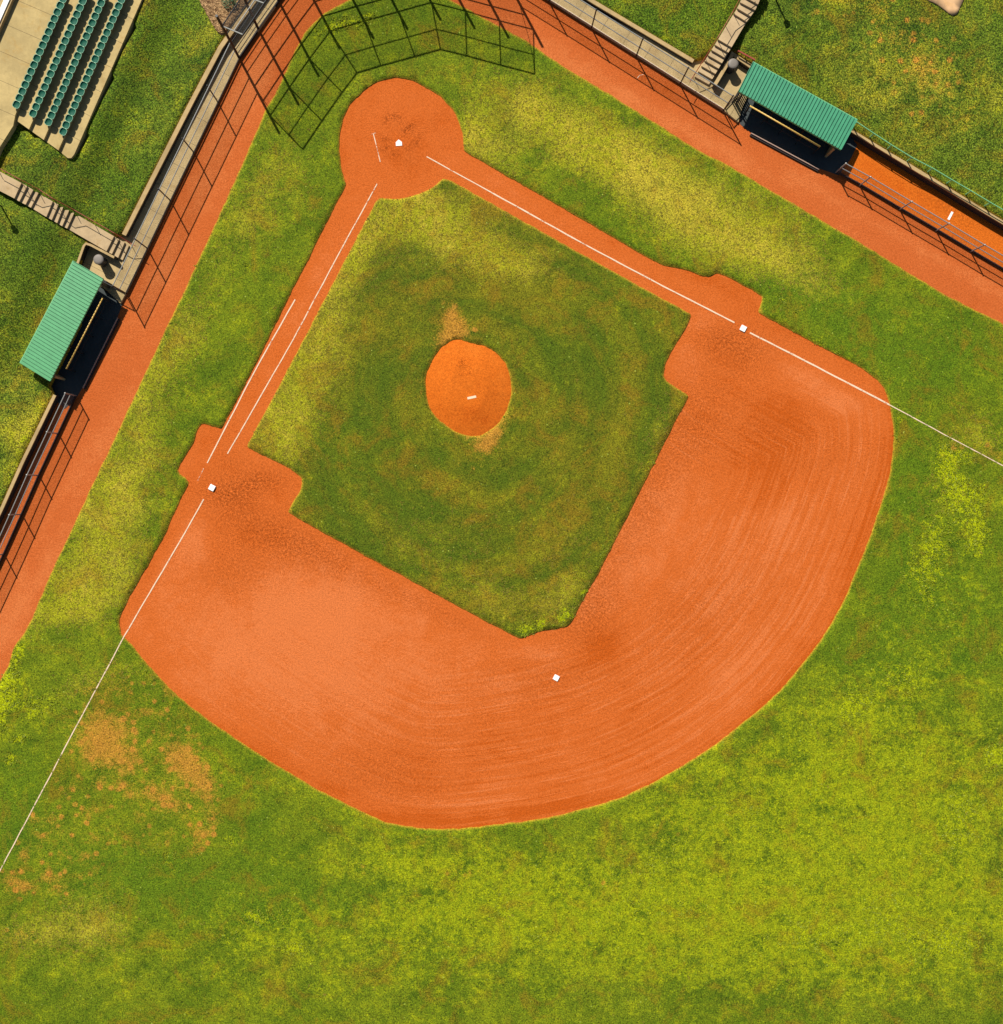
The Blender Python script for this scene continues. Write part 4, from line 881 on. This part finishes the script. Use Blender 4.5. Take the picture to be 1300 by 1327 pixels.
def chalk(name, px, z, w, mat, label):
    pts = [Vector(P2(p, z)) for p in px]; m = MB(); s = 0
    fine = []
    for a, b in zip(pts, pts[1:]):
        k = max(1, int((b - a).length / .4))
        for i in range(k): fine.append(a.lerp(b, i / k))
    fine.append(pts[-1]); L = []; R = []
    for i, p in enumerate(fine):
        d = (fine[min(i + 1, len(fine) - 1)] - fine[max(i - 1, 0)]).normalized(); n = Vector((-d.y, d.x)); wob = .02 * mnoise.noise((p.x * .8, p.y * .8, 5)); ww = .85 * w * (1 + .25 * mnoise.noise((p.x * 3, p.y * 3, 9)))
        L.append(p + n * (ww / 2 + wob)); R.append(p - n * (ww / 2 - wob))
    zz2 = lambda p: z + (0.012 if z < .03 else 0.006)
    for i in range(len(fine) - 1):
        m.quad([(L[i].x, L[i].y, zz2(0)), (L[i + 1].x, L[i + 1].y, zz2(0)), (R[i + 1].x, R[i + 1].y, zz2(0)), (R[i].x, R[i].y, zz2(0))], [(0, 0), (.4, 0), (.4, .1), (0, .1)])
    bmesh.ops.remove_doubles(m.bm, verts=m.bm.verts, dist=.0005)
    return tag(m.build(name, mat), label, 'chalk line', kind='structure')
T = TURF_Z
chalk('foul_line', [(553,203),(640,251)], 0, .09, M['chalk_worn'], 'worn start of the third base foul line')
chalk('foul_line', [(640,251),(762,319),(860,371),(952,418)], 0, .11, M['chalk'], 'white foul line on the clay path to third base')
chalk('foul_line', [(972,431),(1060,476),(1154,525)], 0, .13, M['chalk'], 'bright foul line on the clay past third base')
chalk('foul_line', [(1153,524.5),(1220,561),(1301,604),(1400,656)], T, .075, M['chalk_turf'], 'foul line across the outfield grass at right')
chalk('foul_line', [(489,238),(440,327),(380,440),(295,588)], 0, .09, M['chalk_worn'], 'broken worn foul line on the path to first base')
chalk('lane_line', [(382.5,388),(330,481),(268.5,600)], 0, .10, M['chalk'], 'clear white running lane line before first base')
chalk('lane_line', [(264,607),(256,623)], 0, .07, M['chalk_faint'], 'faint end of the running lane line by first base')
chalk('foul_line', [(264,647),(240,690),(160,826)], 0, .10, M['chalk'], 'white foul line on the clay beyond first base')
chalk('foul_line', [(161,824.5),(90,958),(-2,1132),(-60,1240)], T, .09, M['chalk_turf'], 'foul line across the outfield grass at left')
chalk('box_line', [(484,173),(493,210)], 0, .07, M['chalk_worn'], 'worn side line of the batter box')
chalk('box_line', [(480,174),(487,172)], 0, .06, M['chalk_faint'], 'faint corner of the batter box')
m = MB(); cpts = []
chalk('chalk_mark', [(826,101),(829,97.5),(834,96.5)], 0, .05, M['chalk_worn'], 'small curved chalk scrape on the warning track')

# ------------------------------------------------------------------ weed and dry tuft leaves standing in the turf
def tufts(name, mat, lists, count, size, label, seed, thr=.35):
    rs = np.random.RandomState(seed); V = []; Fc = []
    X = rs.uniform(-36, 38, count * 12); Y = rs.uniform(-38, 36, count * 12)
    t = tone(X, Y, [lists, [], [], []])[:, 0]
    nz = np.array([mnoise.noise((x * 2.0, y * 2.0, seed)) for x, y in zip(X, Y)])
    ok = (t * 1.1 + nz * .5 > thr) & inside(turf_outer, X, Y) & (~inside(out_w, X, Y) | (inside(inn_w, X, Y) & ~inside(mound_w, X, Y)))
    X, Y = X[ok][:count], Y[ok][:count]
    for x, y in zip(X, Y):
        for j in range(rs.randint(3, 6)):
            a = rs.uniform(0, 6.28); L = size * rs.uniform(.6, 1.4); h = rs.uniform(.3, .9) * size; w = L * .35; b = len(V); ox, oy = x + rs.normal(0, size * .5), y + rs.normal(0, size * .5); ca, sa = math.cos(a), math.sin(a)
            V += [(ox, oy, T), (ox + ca * L * .5 - sa * w, oy + sa * L * .5 + ca * w, T + h), (ox + ca * L, oy + sa * L, T + h * .7), (ox + ca * L * .5 + sa * w, oy + sa * L * .5 - ca * w, T + h)]
            Fc.append((b, b + 1, b + 2, b + 3))
    me = bpy.data.meshes.new(name); me.from_pydata(V, [], Fc); o = link(name, me, mat); return tag(o, label, 'weeds', kind='stuff')
tufts('weed_leaves', M['weed'], WEED, 9000, .09, 'bright yellow green weed leaves scattered through the turf', 11)
tufts('dry_grass_tufts', M['dry_tuft'], DRY, 14000, .05, 'pale dry grass blades scattered through the turf', 12, .3)

# ------------------------------------------------------------------ light, sky, camera
el = math.radians(43.5); sx, sy = .47, -.883
dv = Vector((sx * math.cos(el), sy * math.cos(el), -math.sin(el))).normalized()
sun = bpy.data.lights.new('sun', 'SUN'); sun.energy = 5.0; sun.angle = math.radians(.5); sun.color = (1.0, .955, .87)
so = bpy.data.objects.new('sun', sun); COL.objects.link(so); so.rotation_euler = dv.to_track_quat('-Z', 'Y').to_euler(); so.location = (-20, 30, 40)
w = bpy.data.worlds.new('World'); scn.world = w; w.use_nodes = True; nt = w.node_tree
sky = nt.nodes.new('ShaderNodeTexSky'); sky.sky_type = 'NISHITA'; sky.sun_disc = False; sky.sun_elevation = el; sky.sun_rotation = math.atan2(-sx, -sy)
nt.links.new(sky.outputs[0], nt.nodes['Background'].inputs[0]); nt.nodes['Background'].inputs[1].default_value = .05
cam = bpy.data.cameras.new('camera'); co = bpy.data.objects.new('camera', cam); COL.objects.link(co); scn.camera = co
co.location = (0, 0, H); cam.sensor_fit = 'HORIZONTAL'; cam.sensor_width = 36; cam.lens = 36 * F / 1300
cam.shift_x = (650 - NX) / 1300; cam.shift_y = -(663.5 - NY) / 1300; cam.clip_end = 2000; cam.clip_start = .5
vs = scn.view_settings; vs.view_transform = 'Standard'; vs.look = 'None'; vs.gamma = 1; vs.exposure = 0.45
scn.cycles.transparent_max_bounces = 16
